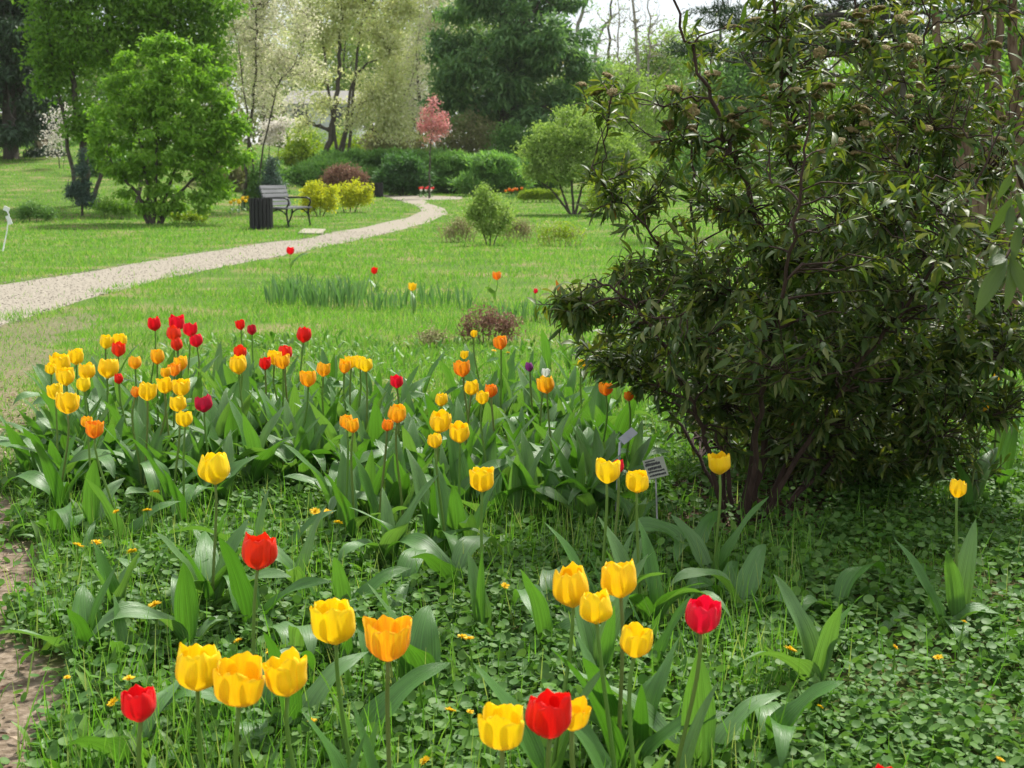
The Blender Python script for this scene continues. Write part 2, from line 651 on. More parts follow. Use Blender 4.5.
v, f, uv = strip([(330, 194.4), (384, 194.8), (430, 195.6), (462, 197.0)], [(330, 195.4), (384, 196.8), (430, 200.6), (462, 199.2)], 40, 8)
v[:, 2] += .006
m.add(v, f, uv)
tag(m.build("path_crossing", MAT_GRAVEL), kind="structure")

# ------------------------------------------------------------------ grass and ground cover (stuff)
def blades(n, d0, d1, spread, hgt, wid, lean, reject=None, power=1.0):
    u = R.random(n)
    y = d0 * (d1 / d0) ** u
    x = (R.random(n) * 2 - 1) * spread * y
    keep = np.ones(n, bool)
    if reject is not None:
        keep = ~reject(x, y)
    x, y = x[keep], y[keep]
    z = terrain(x, y)
    k = len(x)
    d = rand_dirs(k, 0, 1)
    d[:, 2] = 0
    dirs = d * lean * R.random((k, 1)) + np.array([0, 0, 1.0])
    rot = frames(dirs, rand_dirs(k, 0, .2))
    return np.stack([x, y, z], 1), rot, y


BL_V = np.array([[-.5, 0, 0], [.5, 0, 0], [-.42, .5, .03], [.42, .5, .03], [-.08, 1, .16], [.08, 1, .16]], float)
BL_F = np.array([[0, 1, 3, 2], [2, 3, 5, 4]])
BL_UV = np.array([[0, 0], [1, 0], [0, .5], [1, .5], [.4, 1], [.6, 1]], float)


def lawn_reject(x, y):
    p, s, l = bare(x, y)
    r = R.random(len(x))
    worn = (vnoise(x, y, .9, 9) > .62) & (y < 16) & (y > 5.0)
    return (p & (r > .02)) | (s & (r > np.where(y > 4.2, .58, .10))) | l | (worn & (r > .35)) | ((y < 4.0) & (r > .5))


m = M()
pos, rot, y = blades(430000, 3.3, 62, .56, .06, .004, 1.5, lawn_reject)
k = len(pos)
hh = (.022 + .036 * R.random(k)) * (0.75 + .6 * vnoise(pos[:, 0], pos[:, 1], .8, 12)) * np.where(y < 8, .8, 1.0)
ww = .0033 * np.maximum(1, y / 7) * (.7 + .6 * R.random(k))
hh = hh * np.where(inside(poly_soil, pos[:, 0], pos[:, 1]), .55, 1.0) * (.7 + .7 * vnoise(pos[:, 0], pos[:, 1], .22, 14))
scatter(m, BL_V, BL_F, BL_UV, pos, rot, np.stack([ww, hh, hh], 1))
tag(m.build("lawn_grass", MAT_GRASS), "short bright green lawn grass around the gravel path", "grass", kind="stuff")

# the round leaved creeping plant under the tulips
gxv = np.linspace(-1, 1, 4)
a, b = np.meshgrid(gxv, gxv, indexing='ij')
dv = np.stack([a * np.sqrt(1 - b * b / 2), b * np.sqrt(1 - a * a / 2)], -1).reshape(-1, 2)
RD_V = np.column_stack([dv, .16 * (dv ** 2).sum(1) - .12 * np.abs(dv[:, 0]) * 0])
RD_V[:, 1] += .9
RD_F = grid_faces(4, 4)
RD_UV = dv * .5 + .5


def bed_points(n, y0, y1, spread, dens):
    y = y0 + (y1 - y0) * R.random(n) ** 1.0
    x = (R.random(n) * 2 - 1) * spread * y
    keep = R.random(n) < dens(x, y)
    return x[keep], y[keep]


def cover_density(x, y):
    p, s, l = bare(x, y)
    d = np.where(vnoise(x, y, .28, 21) > .30, 1.0, .45)
    d = d * np.clip((5.6 - y) / 1.2, 0, 1)
    d = np.where(x < -.35 * y + .35, d * .8, d)
    d = np.where(s, .03, d)
    shade = l & (y > 3.4)
    d = np.where(shade, d * .35, d)
    return d


m = M()
x, y = bed_points(180000, 1.75, 5.6, .55, cover_density)
k = len(x)
z = terrain(x, y) + .008 + .055 * R.random(k) ** 1.3 * (.6 + .8 * vnoise(x, y, .2, 22))
d = rand_dirs(k, 0, 1)
d[:, 2] = R.normal(size=k) * .34
rot = frames(d, np.array([0, 0, 1.0]) + R.normal(size=(k, 3)) * .42)
sz = (.0044 + .0066 * R.random(k) ** 1.3) * (.85 + .4 * vnoise(x, y, .5, 23)) * np.where(x < -.5, 1.1, 1.0)
scatter(m, RD_V, RD_F, RD_UV, np.stack([x, y, z], 1), rot, sz)
tag(m.build("ground_cover_leaves", MAT_COVER), "low carpet of small round dull green leaves under the tulips", "ground cover", kind="stuff")

# taller mixed weeds and long grass through the bed
LV = leaf6(.26, .35, .2, 5)


def weed_density(x, y):
    p, s, l = bare(x, y)
    d = (.25 + vnoise(x, y, .45, 31) ** 1.6 * 1.5)
    d = np.where((x > .25 * y - .1) & (y < 4.4), d * .07, d)
    d = np.where(s, d * .05, d)
    d = np.where(l, d * .1, d)
    d = np.where(y > 5.2, d * (np.clip((x + .28 * y) / .6, 0, 1)), d)
    return d


m = M()
x, y = bed_points(34000, 1.8, 8.3, .52, weed_density)
k = len(x)
az = R.random(k) * 6.28
el = rad(35) + R.random(k) * rad(50)
dirs = np.stack([np.cos(az) * np.cos(el), np.sin(az) * np.cos(el), np.sin(el)], 1)
rot = frames(dirs, np.array([0, 0, 1.0]) + R.normal(size=(k, 3)) * .25)
L = (.025 + .055 * R.random(k) ** 1.4)
scatter(m, *LV, np.stack([x, y, terrain(x, y) + .01], 1), rot, L)
tag(m.build("weed_leaves", MAT_WEED), "fresh green weed leaves sprouting through the tulip bed", "weeds", kind="stuff")
m = M()
x, y = bed_points(34000, 1.8, 7.0, .5, lambda x, y: weed_density(x, y) * .8)
k = len(x)
d = rand_dirs(k)
d[:, 2] = 0
rot = frames(d * .5 * R.random((k, 1)) + np.array([0, 0, 1.0]), rand_dirs(k, 0, .2))
hh = .06 + .08 * R.random(k)
scatter(m, BL_V, BL_F, BL_UV, np.stack([x, y, terrain(x, y)], 1), rot, np.stack([.002 + .002 * R.random(k), hh, hh], 1))
tag(m.build("long_grass", MAT_GRASS), "longer grass blades growing between the tulip leaves", "grass", kind="stuff")

# dry bits on the trodden soil and under the big shrub
m = M()
x = np.concatenate([R.uniform(-2.4, -.5, 9000), R.uniform(.2, 1.9, 6000)])
y = np.concatenate([R.uniform(1.9, 9, 9000), R.uniform(3.2, 4.9, 6000)])
p_, s_, l_ = bare(x, y)
k_ = s_ | l_
x, y = x[k_], y[k_]
k = len(x)
d = rand_dirs(k)
d[:, 2] *= .15
rot = frames(d, np.array([0, 0, 1.0]) + R.normal(size=(k, 3)) * .25)
L = .008 + .022 * R.random(k) ** 2
scatter(m, *kite(.35), np.stack([x, y, terrain(x, y) + .004 + .006 * R.random(k)], 1), rot, L)
MAT_LITTER = foliage("dry_litter", [(.10, .065, .04), (.24, .17, .11), (.42, .34, .25), (.16, .08, .05)], .8, .1, (1, 1, 1), .2)
tag(m.build("leaf_litter", MAT_LITTER), "dry brown leaf bits on bare soil", "litter", kind="stuff")

# ------------------------------------------------------------------ woody plants
def bezier(p0, p1, p2, p3, n):
    t = np.linspace(0, 1, n)[:, None]
    return (1 - t) ** 3 * p0 + 3 * (1 - t) ** 2 * t * p1 + 3 * (1 - t) * t * t * p2 + t ** 3 * p3


def grow(m, stems, blobs, n2, n3, r2=.010, r3=.004, shell=.45, sides=6, up=.35, rise=.8, wob=.04):
    """stems: (points, radii). Limbs reach from the stems to points of the crown volume, twigs from the limbs. Returns twig tips and directions."""
    npos, nrad, ndir = [], [], []
    for pts, rr in stems:
        pts = np.asarray(pts, float)
        k = max(10, len(pts) * 6)
        s = np.linspace(0, len(pts) - 1, k)
        q = np.stack([np.interp(s, np.arange(len(pts)), pts[:, c]) for c in range(3)], 1)
        for _ in range(2):
            q[1:-1] = (q[:-2] + 2 * q[1:-1] + q[2:]) / 4
        ln = np.linalg.norm(q[-1] - q[0])
        q[1:-1] += R.normal(size=(k - 2, 3)) * ln * .004
        r = np.interp(s, np.arange(len(pts)), np.asarray(rr, float))
        tube(m, q, r, 8)
        cut = int(k * .25)
        npos.append(q[cut:])
        nrad.append(r[cut:])
        g = np.gradient(q, axis=0)
        ndir.append((g / (np.linalg.norm(g, axis=1)[:, None] + 1e-9))[cut:])
    B = np.array([[*b[0], *b[1]] for b in blobs], float)
    wgt = (B[:, 3] * B[:, 4] * B[:, 5]) ** (2 / 3.0) * np.array([b[2] if len(b) > 2 else 1.0 for b in blobs])
    wgt /= wgt.sum()

    def sample(n, sh):
        i = R.choice(len(B), n, p=wgt)
        d = rand_dirs(n)
        rr = R.random(n) ** sh
        return B[i, :3] + d * B[i, 3:] * rr[:, None]

    def attach(targets, rtip, nseg, ns, NP, NR, ND, rfac):
        ap, ar, ad = [], [], []
        for t in targets:
            dv = t - NP
            hd = np.hypot(dv[:, 0], dv[:, 1])
            dist = np.sqrt(hd ** 2 + dv[:, 2] ** 2)
            cost = dist + rise * np.maximum(0, hd * up - dv[:, 2]) + (NR < rtip) * .0
            i = int(np.argmin(cost * (1 + .15 * R.random(len(cost)))))
            p0 = NP[i]
            L = dist[i] + 1e-6
            d0 = ND[i] * .6 + dv[i] / L
            d0 /= np.linalg.norm(d0) + 1e-9
            d1 = dv[i] / L + np.array([0, 0, .25])
            q = bezier(p0, p0 + d0 * L * .35, t - d1 * L * .3, t, nseg)
            q[1:-1] += R.normal(size=(nseg - 2, 3)) * L * wob
            rs = min(NR[i] * .7, rfac * max(rtip, rtip * 1.0 + L * .006) + rtip)
            r = np.linspace(rs, rtip, nseg)
            tube(m, q, r, ns)
            g = np.gradient(q, axis=0)
            g /= np.linalg.norm(g, axis=1)[:, None] + 1e-9
            ap.append(q[1:])
            ar.append(r[1:])
            ad.append(g[1:])
        return ap, ar, ad
    NP, NR, ND = np.concatenate(npos), np.concatenate(nrad), np.concatenate(ndir)
    t2 = sample(n2, shell + .1)
    t2 = t2[np.argsort(t2[:, 2])]
    a2 = attach(t2, r2 * .5, 9, sides - 1, NP, NR, ND, 1.6)
    tips = [q[-1] for q in a2[0]]
    dirs = [g[-1] for g in a2[2]]
    NP2 = np.concatenate([NP] + a2[0])
    NR2 = np.concatenate([NR] + a2[1])
    ND2 = np.concatenate([ND] + a2[2])
    if n3:
        t3 = sample(n3, shell)
        a3 = attach(t3, r3 * .5, 6, 4, NP2, NR2, ND2, 1.2)
        tips += [q[-1] for q in a3[0]]
        dirs += [g[-1] for g in a3[2]]
    return np.array(tips), np.array(dirs)


def foliage_at(m, tips, dirs, per, size, sigma, tpl, droop=.0, flat=.8, back=.0, follow=.3, normal_up=.8):
    n = len(tips) * per
    p = np.repeat(tips, per, 0)
    dd = np.repeat(dirs, per, 0)
    p = p - dd * (R.random((n, 1)) * back) + R.normal(size=(n, 3)) * sigma * np.array([1, 1, flat])
    d = rand_dirs(n) + dd * follow
    d[:, 2] -= droop
    rot = frames(d, np.array([0, 0, normal_up]) + R.normal(size=(n, 3)) * .5)
    s = size * (.6 + .8 * R.random(n))
    scatter(m, *tpl, p, rot, s)


def tree(name, label, cat, d, trunks, blobs, mat, bark=None, n2=24, n3=200, per=40, size=.09, asp=.5, sigma=.16, r0=.08, droop=.2,
         flat=.7, group=None, shell=.5, follow=.3, ground_base=True, r2=.02, r3=.008, crown_name="crown", sides=6, wob=.04, up=.35):
    """a tree or bush set out at depth d: trunk lines and crown lobes are measured on the sight lines at that depth"""
    sc = d / F
    st = []
    for line in trunks:
        pts = [P(p[0], p[1], d + (p[2] if len(p) > 2 else 0)) for p in line]
        if ground_base:
            pts[0] = np.array([pts[0][0], pts[0][1], float(terrain(pts[0][0], pts[0][1])) - .05])
        n = len(pts)
        rf = r0 if (not st or line[0][1] > 185) else r0 * .5
        st.append((pts, [rf * (1 - .75 * i / (n - 1)) for i in range(n)]))
    bl = []
    for b in blobs:
        cx, cy, rx, ry = b[:4]
        dd = b[4] if len(b) > 4 else 0
        wt = b[5] if len(b) > 5 else 1.0
        c = P(cx, cy, d + dd)
        bl.append((c, (rx * sc, rx * sc * .85, ry * sc), wt))
    base = st[0][0][0].copy()
    base[2] = float(terrain(base[0], base[1]))
    o = thing(name, label, cat, base, group=group)
    mt, mc = M(), M()
    tips, dirs = grow(mt, st, bl, n2, n3, r2, r3, shell, sides, up=up, wob=wob)
    gz_ = terrain(tips[:, 0], tips[:, 1]) + .02
    tips[:, 2] = np.maximum(tips[:, 2], gz_)
    foliage_at(mc, tips, dirs, per, size, sigma, kite(asp), droop, flat, back=sigma, follow=follow)
    mt.build("trunk" if cat == 'tree' else "stems", bark or MAT_BARK, o, origin=base)
    mc.build(crown_name, mat, o, smooth=False, origin=base)
    return o


FO_LIME = foliage("fresh_maple_leaf", [(.115, .250, .022), (.170, .330, .032), (.24, .39, .055)], .5, .38)
FO_MAPLE = foliage("spring_leaf", [(.085, .195, .016), (.125, .255, .026), (.17, .29, .045)], .5, .36)
FO_PALE = foliage("pale_blossom_leaf", [(.50, .55, .22), (.62, .64, .36), (.74, .74, .54), (.36, .46, .14)], .6, .48, (1.2, 1.2, .9))
FO_PALEGREEN = foliage("pale_green_leaf", [(.17, .27, .06), (.24, .35, .085), (.32, .42, .14)], .6, .35)
FO_PINKGREY = foliage("pink_grey_bud", [(.60, .56, .44), (.74, .70, .60), (.46, .50, .27), (.50, .55, .28)], .7, .5, (1.1, 1.1, 1))
FO_SPRUCE = foliage("spruce_needle", [(.070, .150, .058), (.110, .215, .080), (.17, .28, .11)], .6, .40)
FO_CEDAR = foliage("cedar_needle", [(.026, .056, .026), (.046, .088, .040)], .6, .1)
FO_BLUE = foliage("blue_spruce_needle", [(.060, .105, .085), (.100, .160, .130)], .6, .1)
FO_JUNIPER = foliage("juniper_spray", [(.095, .22, .055), (.145, .29, .070), (.21, .36, .10)], .6, .40)
FO_JUNIPER_DK = foliage("dark_juniper_spray", [(.050, .125, .042), (.090, .195, .064)], .6, .3)
FO_PINK = foliage("pink_leaf", [(.58, .19, .19), (.68, .29, .30), (.74, .42, .42), (.58, .34, .22)], .55, .35, (1.1, 1, 1))
FO_YELLOW = foliage("yellow_leaf", [(.50, .56, .03), (.70, .68, .03), (.36, .46, .04)], .5, .45, (1.1, 1.1, .8))
FO_YG = foliage("yellow_green_leaf", [(.20, .30, .02), (.30, .38, .03), (.14, .25, .03)], .5, .35)
FO_REDBROWN = foliage("red_brown_twig_leaf", [(.24, .12, .09), (.33, .18, .13), (.22, .15, .085)], .7, .2, (1, 1, 1))
FO_OLIVE = foliage("olive_leaf", [(.14, .16, .06), (.20, .21, .09), (.24, .20, .14)], .6, .25)
FO_MID = foliage("mid_green_leaf", [(.065, .160, .032), (.100, .21, .045), (.14, .26, .065)], .55, .32)
FO_WHITE = foliage("white_blossom", [(.72, .66, .60), (.80, .76, .70), (.60, .55, .45)], .6, .35, (1, 1, 1))
FO_STRAW = foliage("straw_stem", [(.40, .33, .18), (.26, .30, .10), (.28, .20, .12)], .8, .2, (1, 1, 1))

G_FAR = "trees closing the garden behind the lawn"
# far belt of trees, from one side of the view to the other
belt = [
    ("tall loose spring tree rising behind the pink budded tree", 105, 210, [(190, -10, 70, 60), (215, 60, 60, 50), (170, 70, 60, 60)], FO_PALEGREEN),
    ("hazy pinkish budding tree filling the gap beside the pale blossoming tree", 98, 262, [(262, 20, 50, 60), (270, 85, 40, 40), (250, -50, 50, 50)], FO_PINKGREY),
    ("pale green tree standing behind the leaning blossoming tree", 112, 345, [(345, 10, 60, 60), (330, 90, 60, 40), (372, 70, 50, 50)], FO_PALEGREEN),
    ("thin budding tree between the blossoming tree and the big conifer", 100, 418, [(412, 60, 30, 30), (425, -20, 30, 40), (405, 105, 35, 28), (440, 20, 22, 34)], FO_PINKGREY),
    ("light green tree peeping out behind the big dark conifer", 108, 470, [(445, 60, 40, 60), (480, -10, 50, 60)], FO_PALEGREEN),
    ("low pale green tree filling the gap between conifer and viburnum", 80, 610, [(600, 105, 42, 42), (640, 110, 45, 40), (570, 125, 30, 28), (625, 78, 46, 26), (665, 62, 36, 34), (585, 85, 20, 22)], FO_PALEGREEN),
    ("soft green tree seen through the crown of the viburnum", 72, 720, [(720, 110, 70, 60), (760, 70, 50, 40), (690, 150, 50, 40)], FO_MID),
    ("bright green tree seen through the viburnum towards the vine covered trunk", 48, 905, [(890, 110, 75, 70), (950, 90, 60, 55), (850, 160, 70, 50)], FO_LIME),
    ("mid green tree at the far right end of the garden", 58, 1010, [(1010, 80, 70, 90), (1060, 120, 70, 70), (980, 160, 60, 40)], FO_MID),
    ("mid green tree behind the dark conifer and the big maple", 82, 60, [(60, 30, 90, 70), (20, 90, 60, 50), (120, 90, 70, 60)], FO_MAPLE),
]
for lab, d, px, bl, mt_ in belt:
    airy = mt_ is FO_PINKGREY
    tree("deciduous_tree", lab, "tree", d, [[(px, 190), (px + 3, 120), (px - 2, 60), (px + 4, -30)]], bl, mt_, n2=22, n3=190, per=70 if airy else 110,
         size=.20, sigma=.50, r0=.16, group=G_FAR, r2=.04, r3=.018, shell=.55)

# far wood closing every gap
m = M()
rw = np.random.default_rng(31)
MAT_WOODS = foliage("far_wood_leaf", [(.16, .24, .07), (.25, .31, .12), (.34, .37, .19), (.36, .30, .23), (.13, .20, .07)], .7, .3)
for i in range(820):
    px = rw.uniform(-260, 1290)
    hi = 125 + 55 * vnoise(np.array([px]), np.array([3.0]), 90, 41)[0] + 25 * vnoise(np.array([px]), np.array([9.0]), 26, 42)[0]
    py = 188 - hi * rw.random() ** .8
    if 545 < px < 680 and py < 75:
        continue
    c = P(px, py, 122 + rw.uniform(-5, 5))
    n = 120
    q = c + rw.normal(size=(n, 3)) * np.array([1.3, 1.0, .9])
    scatter(m, *kite(.6), q, frames(rand_dirs(n), rand_dirs(n, .8)), .44 * (.6 + .8 * rw.random(n)))
tag(m.build("far_wood", MAT_WOODS, smooth=False), "hazy spring wood closing the view far behind the garden", "wood", kind="stuff")

# shrubs along the horizon
G_SHR = "shrubs along the back of the garden"
for lab, d, px, by, bl, mt_, n3, per in [
    ("thin pale green shrub half covering the pale building", 74, 325, 186, [(310, 135, 16, 16), (335, 138, 18, 16), (352, 128, 12, 16)], FO_PALEGREEN, 60, 26),
    ("fresh green shrub between bench and leaning trunk, tallest there", 66, 288, 188, [(286, 140, 18, 26), (300, 158, 14, 16)], FO_PALEGREEN, 90, 45),
    ("brownish dome shaped shrub behind the junipers", 62, 395, 188, [(395, 146, 32, 24), (380, 155, 20, 16)], FO_OLIVE, 130, 50),
    ("yellow green shrub at the foot of the leaning blossoming tree", 64, 352, 188, [(355, 150, 24, 18), (335, 155, 16, 12), (372, 158, 14, 12)], FO_YG, 100, 45),
    ("loose olive green shrub between white magnolia and leaning trunk", 58, 308, 190, [(305, 152, 22, 22), (292, 165, 16, 16)], FO_YG, 100, 40),
    ("greyish budding shrub in front of the big conifer", 60, 470, 190, [(470, 140, 36, 30), (452, 155, 26, 22), (490, 155, 22, 20)], FO_OLIVE, 150, 45),
    ("leafy green shrub beneath the big conifer", 58, 508, 190, [(506, 142, 16, 22), (520, 150, 22, 20), (540, 146, 18, 22)], FO_MID, 120, 55),
    ("light green shrub behind the round multi stemmed bush", 56, 600, 192, [(600, 150, 40, 30), (640, 158, 34, 24), (565, 150, 20, 26)], FO_PALEGREEN, 140, 50),
    ("dark green shrub closing the gap behind the big viburnum", 50, 720, 195, [(700, 160, 46, 30), (760, 165, 50, 30)], FO_MID, 150, 55),
    ("green shrub far behind the overhanging leafy sprig", 46, 930, 200, [(900, 170, 60, 32), (970, 165, 60, 36)], FO_MID, 150, 55),
    ("dark shrub under the dark conifer at the lawn edge", 60, 25, 178, [(20, 150, 30, 14), (60, 152, 22, 10)], FO_MID, 80, 45),
    ("grey green shrub behind the bench", 46, 262, 200, [(262, 178, 20, 18), (245, 186, 14, 12)], FO_MID, 90, 45),
    ("dark green understory shrub behind the forked maple trunk", 44, 118, 196, [(118, 168, 26, 24), (100, 160, 18, 16)], FO_MID, 110, 50),
    ("dull green understory shrub between bushy maple and slender tree", 43, 232, 200, [(230, 176, 20, 22), (215, 166, 20, 18)], FO_OLIVE, 100, 45),
    ("mixed green shrub behind the bright multi stemmed maple", 52, 205, 195, [(210, 170, 32, 20), (180, 172, 26, 16)], FO_MID, 100, 45),
]:
    tree("garden_shrub", lab, "shrub", d, [[(px - 3, by), (px - 8, by - 25)], [(px + 2, by), (px + 1, by - 30)], [(px + 5, by), (px + 12, by - 22)]], bl, mt_,
         n2=16, n3=n3, per=per, size=.13, sigma=.20, r0=.03, group=G_SHR, r2=.014, r3=.007)

# dark conifer at the left edge
bl = []
for i in range(9):
    yy = 145 - i * 24
    wd = 62 - i * 3
    for s_ in (-1, -.3, .45, 1):
        bl.append((-5 + s_ * wd * .8 + R.normal() * 4, yy + R.normal() * 5, 22, 12, R.uniform(-1.5, 1.5)))
tree("dark_conifer", "dark drooping conifer at the far left edge of the lawn", "tree", 52, [[(12, 175), (8, 60), (5, -60), (2, -160)]], bl, FO_CEDAR, n2=60, n3=440, per=90, size=.28, asp=.22,
     sigma=.20, r0=.30, droop=.9, flat=.5, r2=.03, r3=.012, follow=.6)
# the big conifer in the middle
bl = []
rr_ = np.random.default_rng(4)
for i in range(13):
    yy = 112 - i * 21
    wd = 60 if i < 4 else 58 - (i - 4) * 4.5
    if i == 0:
        wd = 40
    for s_ in (-1, -.62, -.25, .15, .5, .95):
        bl.append((512 + s_ * wd + rr_.normal() * 6, yy + rr_.normal() * 6 + abs(s_) * 8, 17 + rr_.random() * 8, 10 + rr_.random() * 5, rr_.uniform(-1.8, 1.8)))
tree("big_conifer", "massive dark green conifer rising out of the picture beyond the lawn", "tree", 62, [[(508, 190), (507, 110), (506, 20), (505, -120)]], bl, FO_SPRUCE, n2=90, n3=560, per=95, size=.34, asp=.26,
     sigma=.25, r0=.50, droop=.7, flat=.55, r2=.035, r3=.014, follow=.7)
# dark layered cedar behind the viburnum
bl = []
for (cx, cy, rx) in [(720, 10, 34), (760, 22, 60), (800, 44, 60), (850, 8, 70), (700, 48, 40), (760, 58, 42), (880, 30, 60), (930, -20, 70), (980, 10, 60), (820, -40, 80), (740, -30, 60), (1010, 40, 50), (960, 55, 40)]:
    bl.append((cx, cy, rx, 6, R.uniform(-1, 1)))
tree("layered_cedar", "dark cedar with level layered branches above the viburnum", "tree", 24, [[(905, 245), (900, 120), (898, 0), (900, -160)]], bl, FO_CEDAR, n2=80, n3=420, per=60, size=.10, asp=.18,
     sigma=.09, r0=.16, droop=.1, flat=.35, r2=.016, r3=.007, follow=.8, up=.05)

# trees along the lawn
tree("maple_tree", "tall fresh green maple with dark forked trunk behind the bushy one", "tree", 34,
     [[(84, 212), (86, 165), (78, 120), (70, 70), (76, 10), (84, -60)], [(88, 165), (112, 140), (130, 80), (128, 10), (120, -70)], [(74, 90), (50, 40), (36, -20)], [(129, 60), (165, 10), (175, -40)]],
     [(120, 30, 60, 45), (70, 40, 45, 40), (180, 25, 50, 40), (150, -30, 80, 50), (60, -30, 60, 50), (210, 60, 28, 30), (45, 80, 22, 26), (80, 120, 26, 26), (215, 0, 25, 40), (190, 70, 30, 25)], FO_MAPLE,
     n2=60, n3=300, per=80, size=.135, sigma=.17, r0=.11, r2=.03, r3=.010, shell=.5)
tree("bushy_maple", "rounded bright lime green maple with several stems from the ground", "tree", 28.5,
     [[(150, 218), (148, 190), (140, 140), (128, 100)], [(154, 219), (156, 180), (158, 120), (160, 70)], [(157, 218), (168, 185), (188, 140), (200, 90)], [(159, 219), (176, 195), (210, 165), (225, 130)], [(148, 219), (140, 195), (120, 175), (108, 155)]],
     [(165, 85, 45, 42), (195, 110, 45, 45), (130, 115, 38, 36), (215, 150, 26, 38), (112, 150, 22, 28), (170, 140, 55, 40), (185, 180, 38, 24), (205, 190, 30, 20), (135, 175, 30, 20), (165, 60, 22, 18), (228, 128, 16, 18), (120, 85, 16, 14)] + [(168 + 70 * math.cos(a) * (1 + .12 * math.sin(a * 5)), 125 + 84 * math.sin(a), 8 + 5 * math.sin(a * 3) ** 2, 7, 0, 1.5) for a in np.arange(0, 6.2, .37)], FO_LIME,
     n2=70, n3=270, per=84, size=.105, sigma=.085, r0=.040, r2=.016, r3=.006, droop=.6, shell=.35, flat=.5)
tree("young_blue_spruce", "slim young blue spruce in front of the forked maple trunk", "tree", 31, [[(82, 214), (82, 185), (81, 152)]],
     [(82, 156, 5, 8), (82, 170, 8, 8), (82, 184, 9, 9), (83, 198, 9, 9), (72, 190, 8, 8), (92, 200, 7, 6)], FO_BLUE, n2=24, n3=130, per=40, size=.07, asp=.25, sigma=.05, r0=.03, droop=.2, r2=.008, r3=.004)
tree("budding_tree", "slender dark stemmed tree with sparse pinkish grey buds beside the bright maple", "tree", 36,
     [[(243, 207), (247, 165), (252, 110), (258, 60), (252, -10), (250, -80)], [(250, 118), (276, 85), (296, 62), (310, 20)], [(255, 80), (238, 40), (226, 0)]],
     [(250, 40, 28, 40), (280, 60, 32, 26), (300, 30, 26, 30), (245, -10, 40, 40), (290, -20, 40, 40), (262, 90, 22, 20), (310, 70, 20, 18)], FO_PINKGREY, n2=60, n3=420, per=24, size=.075, sigma=.14, r0=.05, r2=.016, r3=.008, shell=.7)
tree("magnolia", "small magnolia with creamy white blossom near the bench", "tree", 44, [[(268, 200), (268, 165), (270, 140)], [(268, 165), (280, 145), (284, 130)]],
     [(272, 128, 11, 9), (284, 122, 8, 8), (268, 138, 8, 6), (278, 138, 7, 5)], FO_WHITE, n2=14, n3=60, per=14, size=.10, sigma=.09, r0=.03, r2=.012, r3=.006)
for lab, px, by, ty, wd in (("little blue grey conifer behind the bench back", 272, 203, 158, 15), ("grey green young conifer beside the slender tree", 254, 205, 166, 13)):
    tree("young_conifer", lab, "tree", 36, [[(px, by), (px, (by + ty) / 2), (px, ty)]], [(px, ty + 8, wd * .35, 9), (px, ty + 20, wd * .7, 9), (px, ty + 33, wd, 10)], FO_BLUE if px > 260 else FO_MID, n2=20, n3=110, per=40, size=.08, asp=.25, sigma=.07, r0=.03,
         r2=.008, r3=.004)
tree("blossoming_tree", "pale creamy blossoming tree with dark leaning trunk", "tree", 56,
     [[(322, 184), (327, 150), (335, 110), (340, 70), (342, 20), (338, -40)], [(336, 105), (352, 80), (368, 62), (392, 55)], [(330, 130), (350, 110), (372, 98), (400, 100)], [(340, 70), (322, 40), (310, 10)], [(341, 50), (362, 20), (378, -10)]],
     [(345, 10, 55, 34), (385, 40, 36, 30), (395, 80, 30, 26), (315, 30, 30, 30), (372, 95, 34, 24), (390, 115, 24, 18), (350, -30, 70, 40), (310, 75, 26, 24), (405, 10, 24, 30), (360, 118, 26, 14), (398, 128, 22, 14), (320, 105, 22, 18), (300, 125, 14, 14)], FO_PALE,
     n2=60, n3=480, per=62, size=.13, sigma=.22, r0=.14, r2=.03, r3=.012, shell=.7)
tree("pink_tree", "young tree with thin trunk and coral pink leaves", "tree", 47, [[(429, 190), (429.5, 165), (431, 140), (433, 105)]],
     [(433, 125, 12, 18), (428, 116, 8, 10), (440, 128, 10, 9), (432, 104, 6, 10), (422, 126, 5, 6), (442, 116, 6, 7)], FO_PINK, n2=26, n3=120, per=13, size=.085, sigma=.09, r0=.035, r2=.010, r3=.005)
tree("bare_tree", "grey barked bare tree leaning beside the big conifer", "tree", 70, [[(562, 190), (566, 100), (576, 40), (590, -30)], [(570, 70), (600, 30), (620, 10)]],
     [(590, 40, 30, 25), (610, 20, 30, 20), (580, -20, 30, 20)], FO_PALEGREEN, MAT_BARK_PALE, n2=36, n3=90, per=3, size=.12, sigma=.3, r0=.20, r2=.03, r3=.014)
tree("bare_tree", "bare upright twiggy tree against the white sky by the viburnum", "tree", 54, [[(638, 200), (640, 110), (636, 40), (632, -40)], [(640, 110), (650, 50), (648, -30)], [(639, 130), (620, 80), (618, 0)]],
     [(640, 20, 34, 50), (625, 60, 24, 30), (660, 50, 20, 30)], FO_OLIVE, MAT_BARK_PALE, n2=46, n3=110, per=3, size=.10, sigma=.2, r0=.12, r2=.025, r3=.012)
tree("deciduous_tree", "soft pale green young tree filling the view beside the viburnum's sparse top", "tree", 44, [[(632, 205), (630, 150), (626, 110), (630, 60)]], [(628, 120, 34, 36), (602, 118, 26, 30), (652, 95, 26, 26), (620, 85, 22, 20), (650, 150, 30, 30)], FO_PALEGREEN, n2=40, n3=240, per=36, size=.085, sigma=.14, r0=.04, r2=.014, r3=.006)
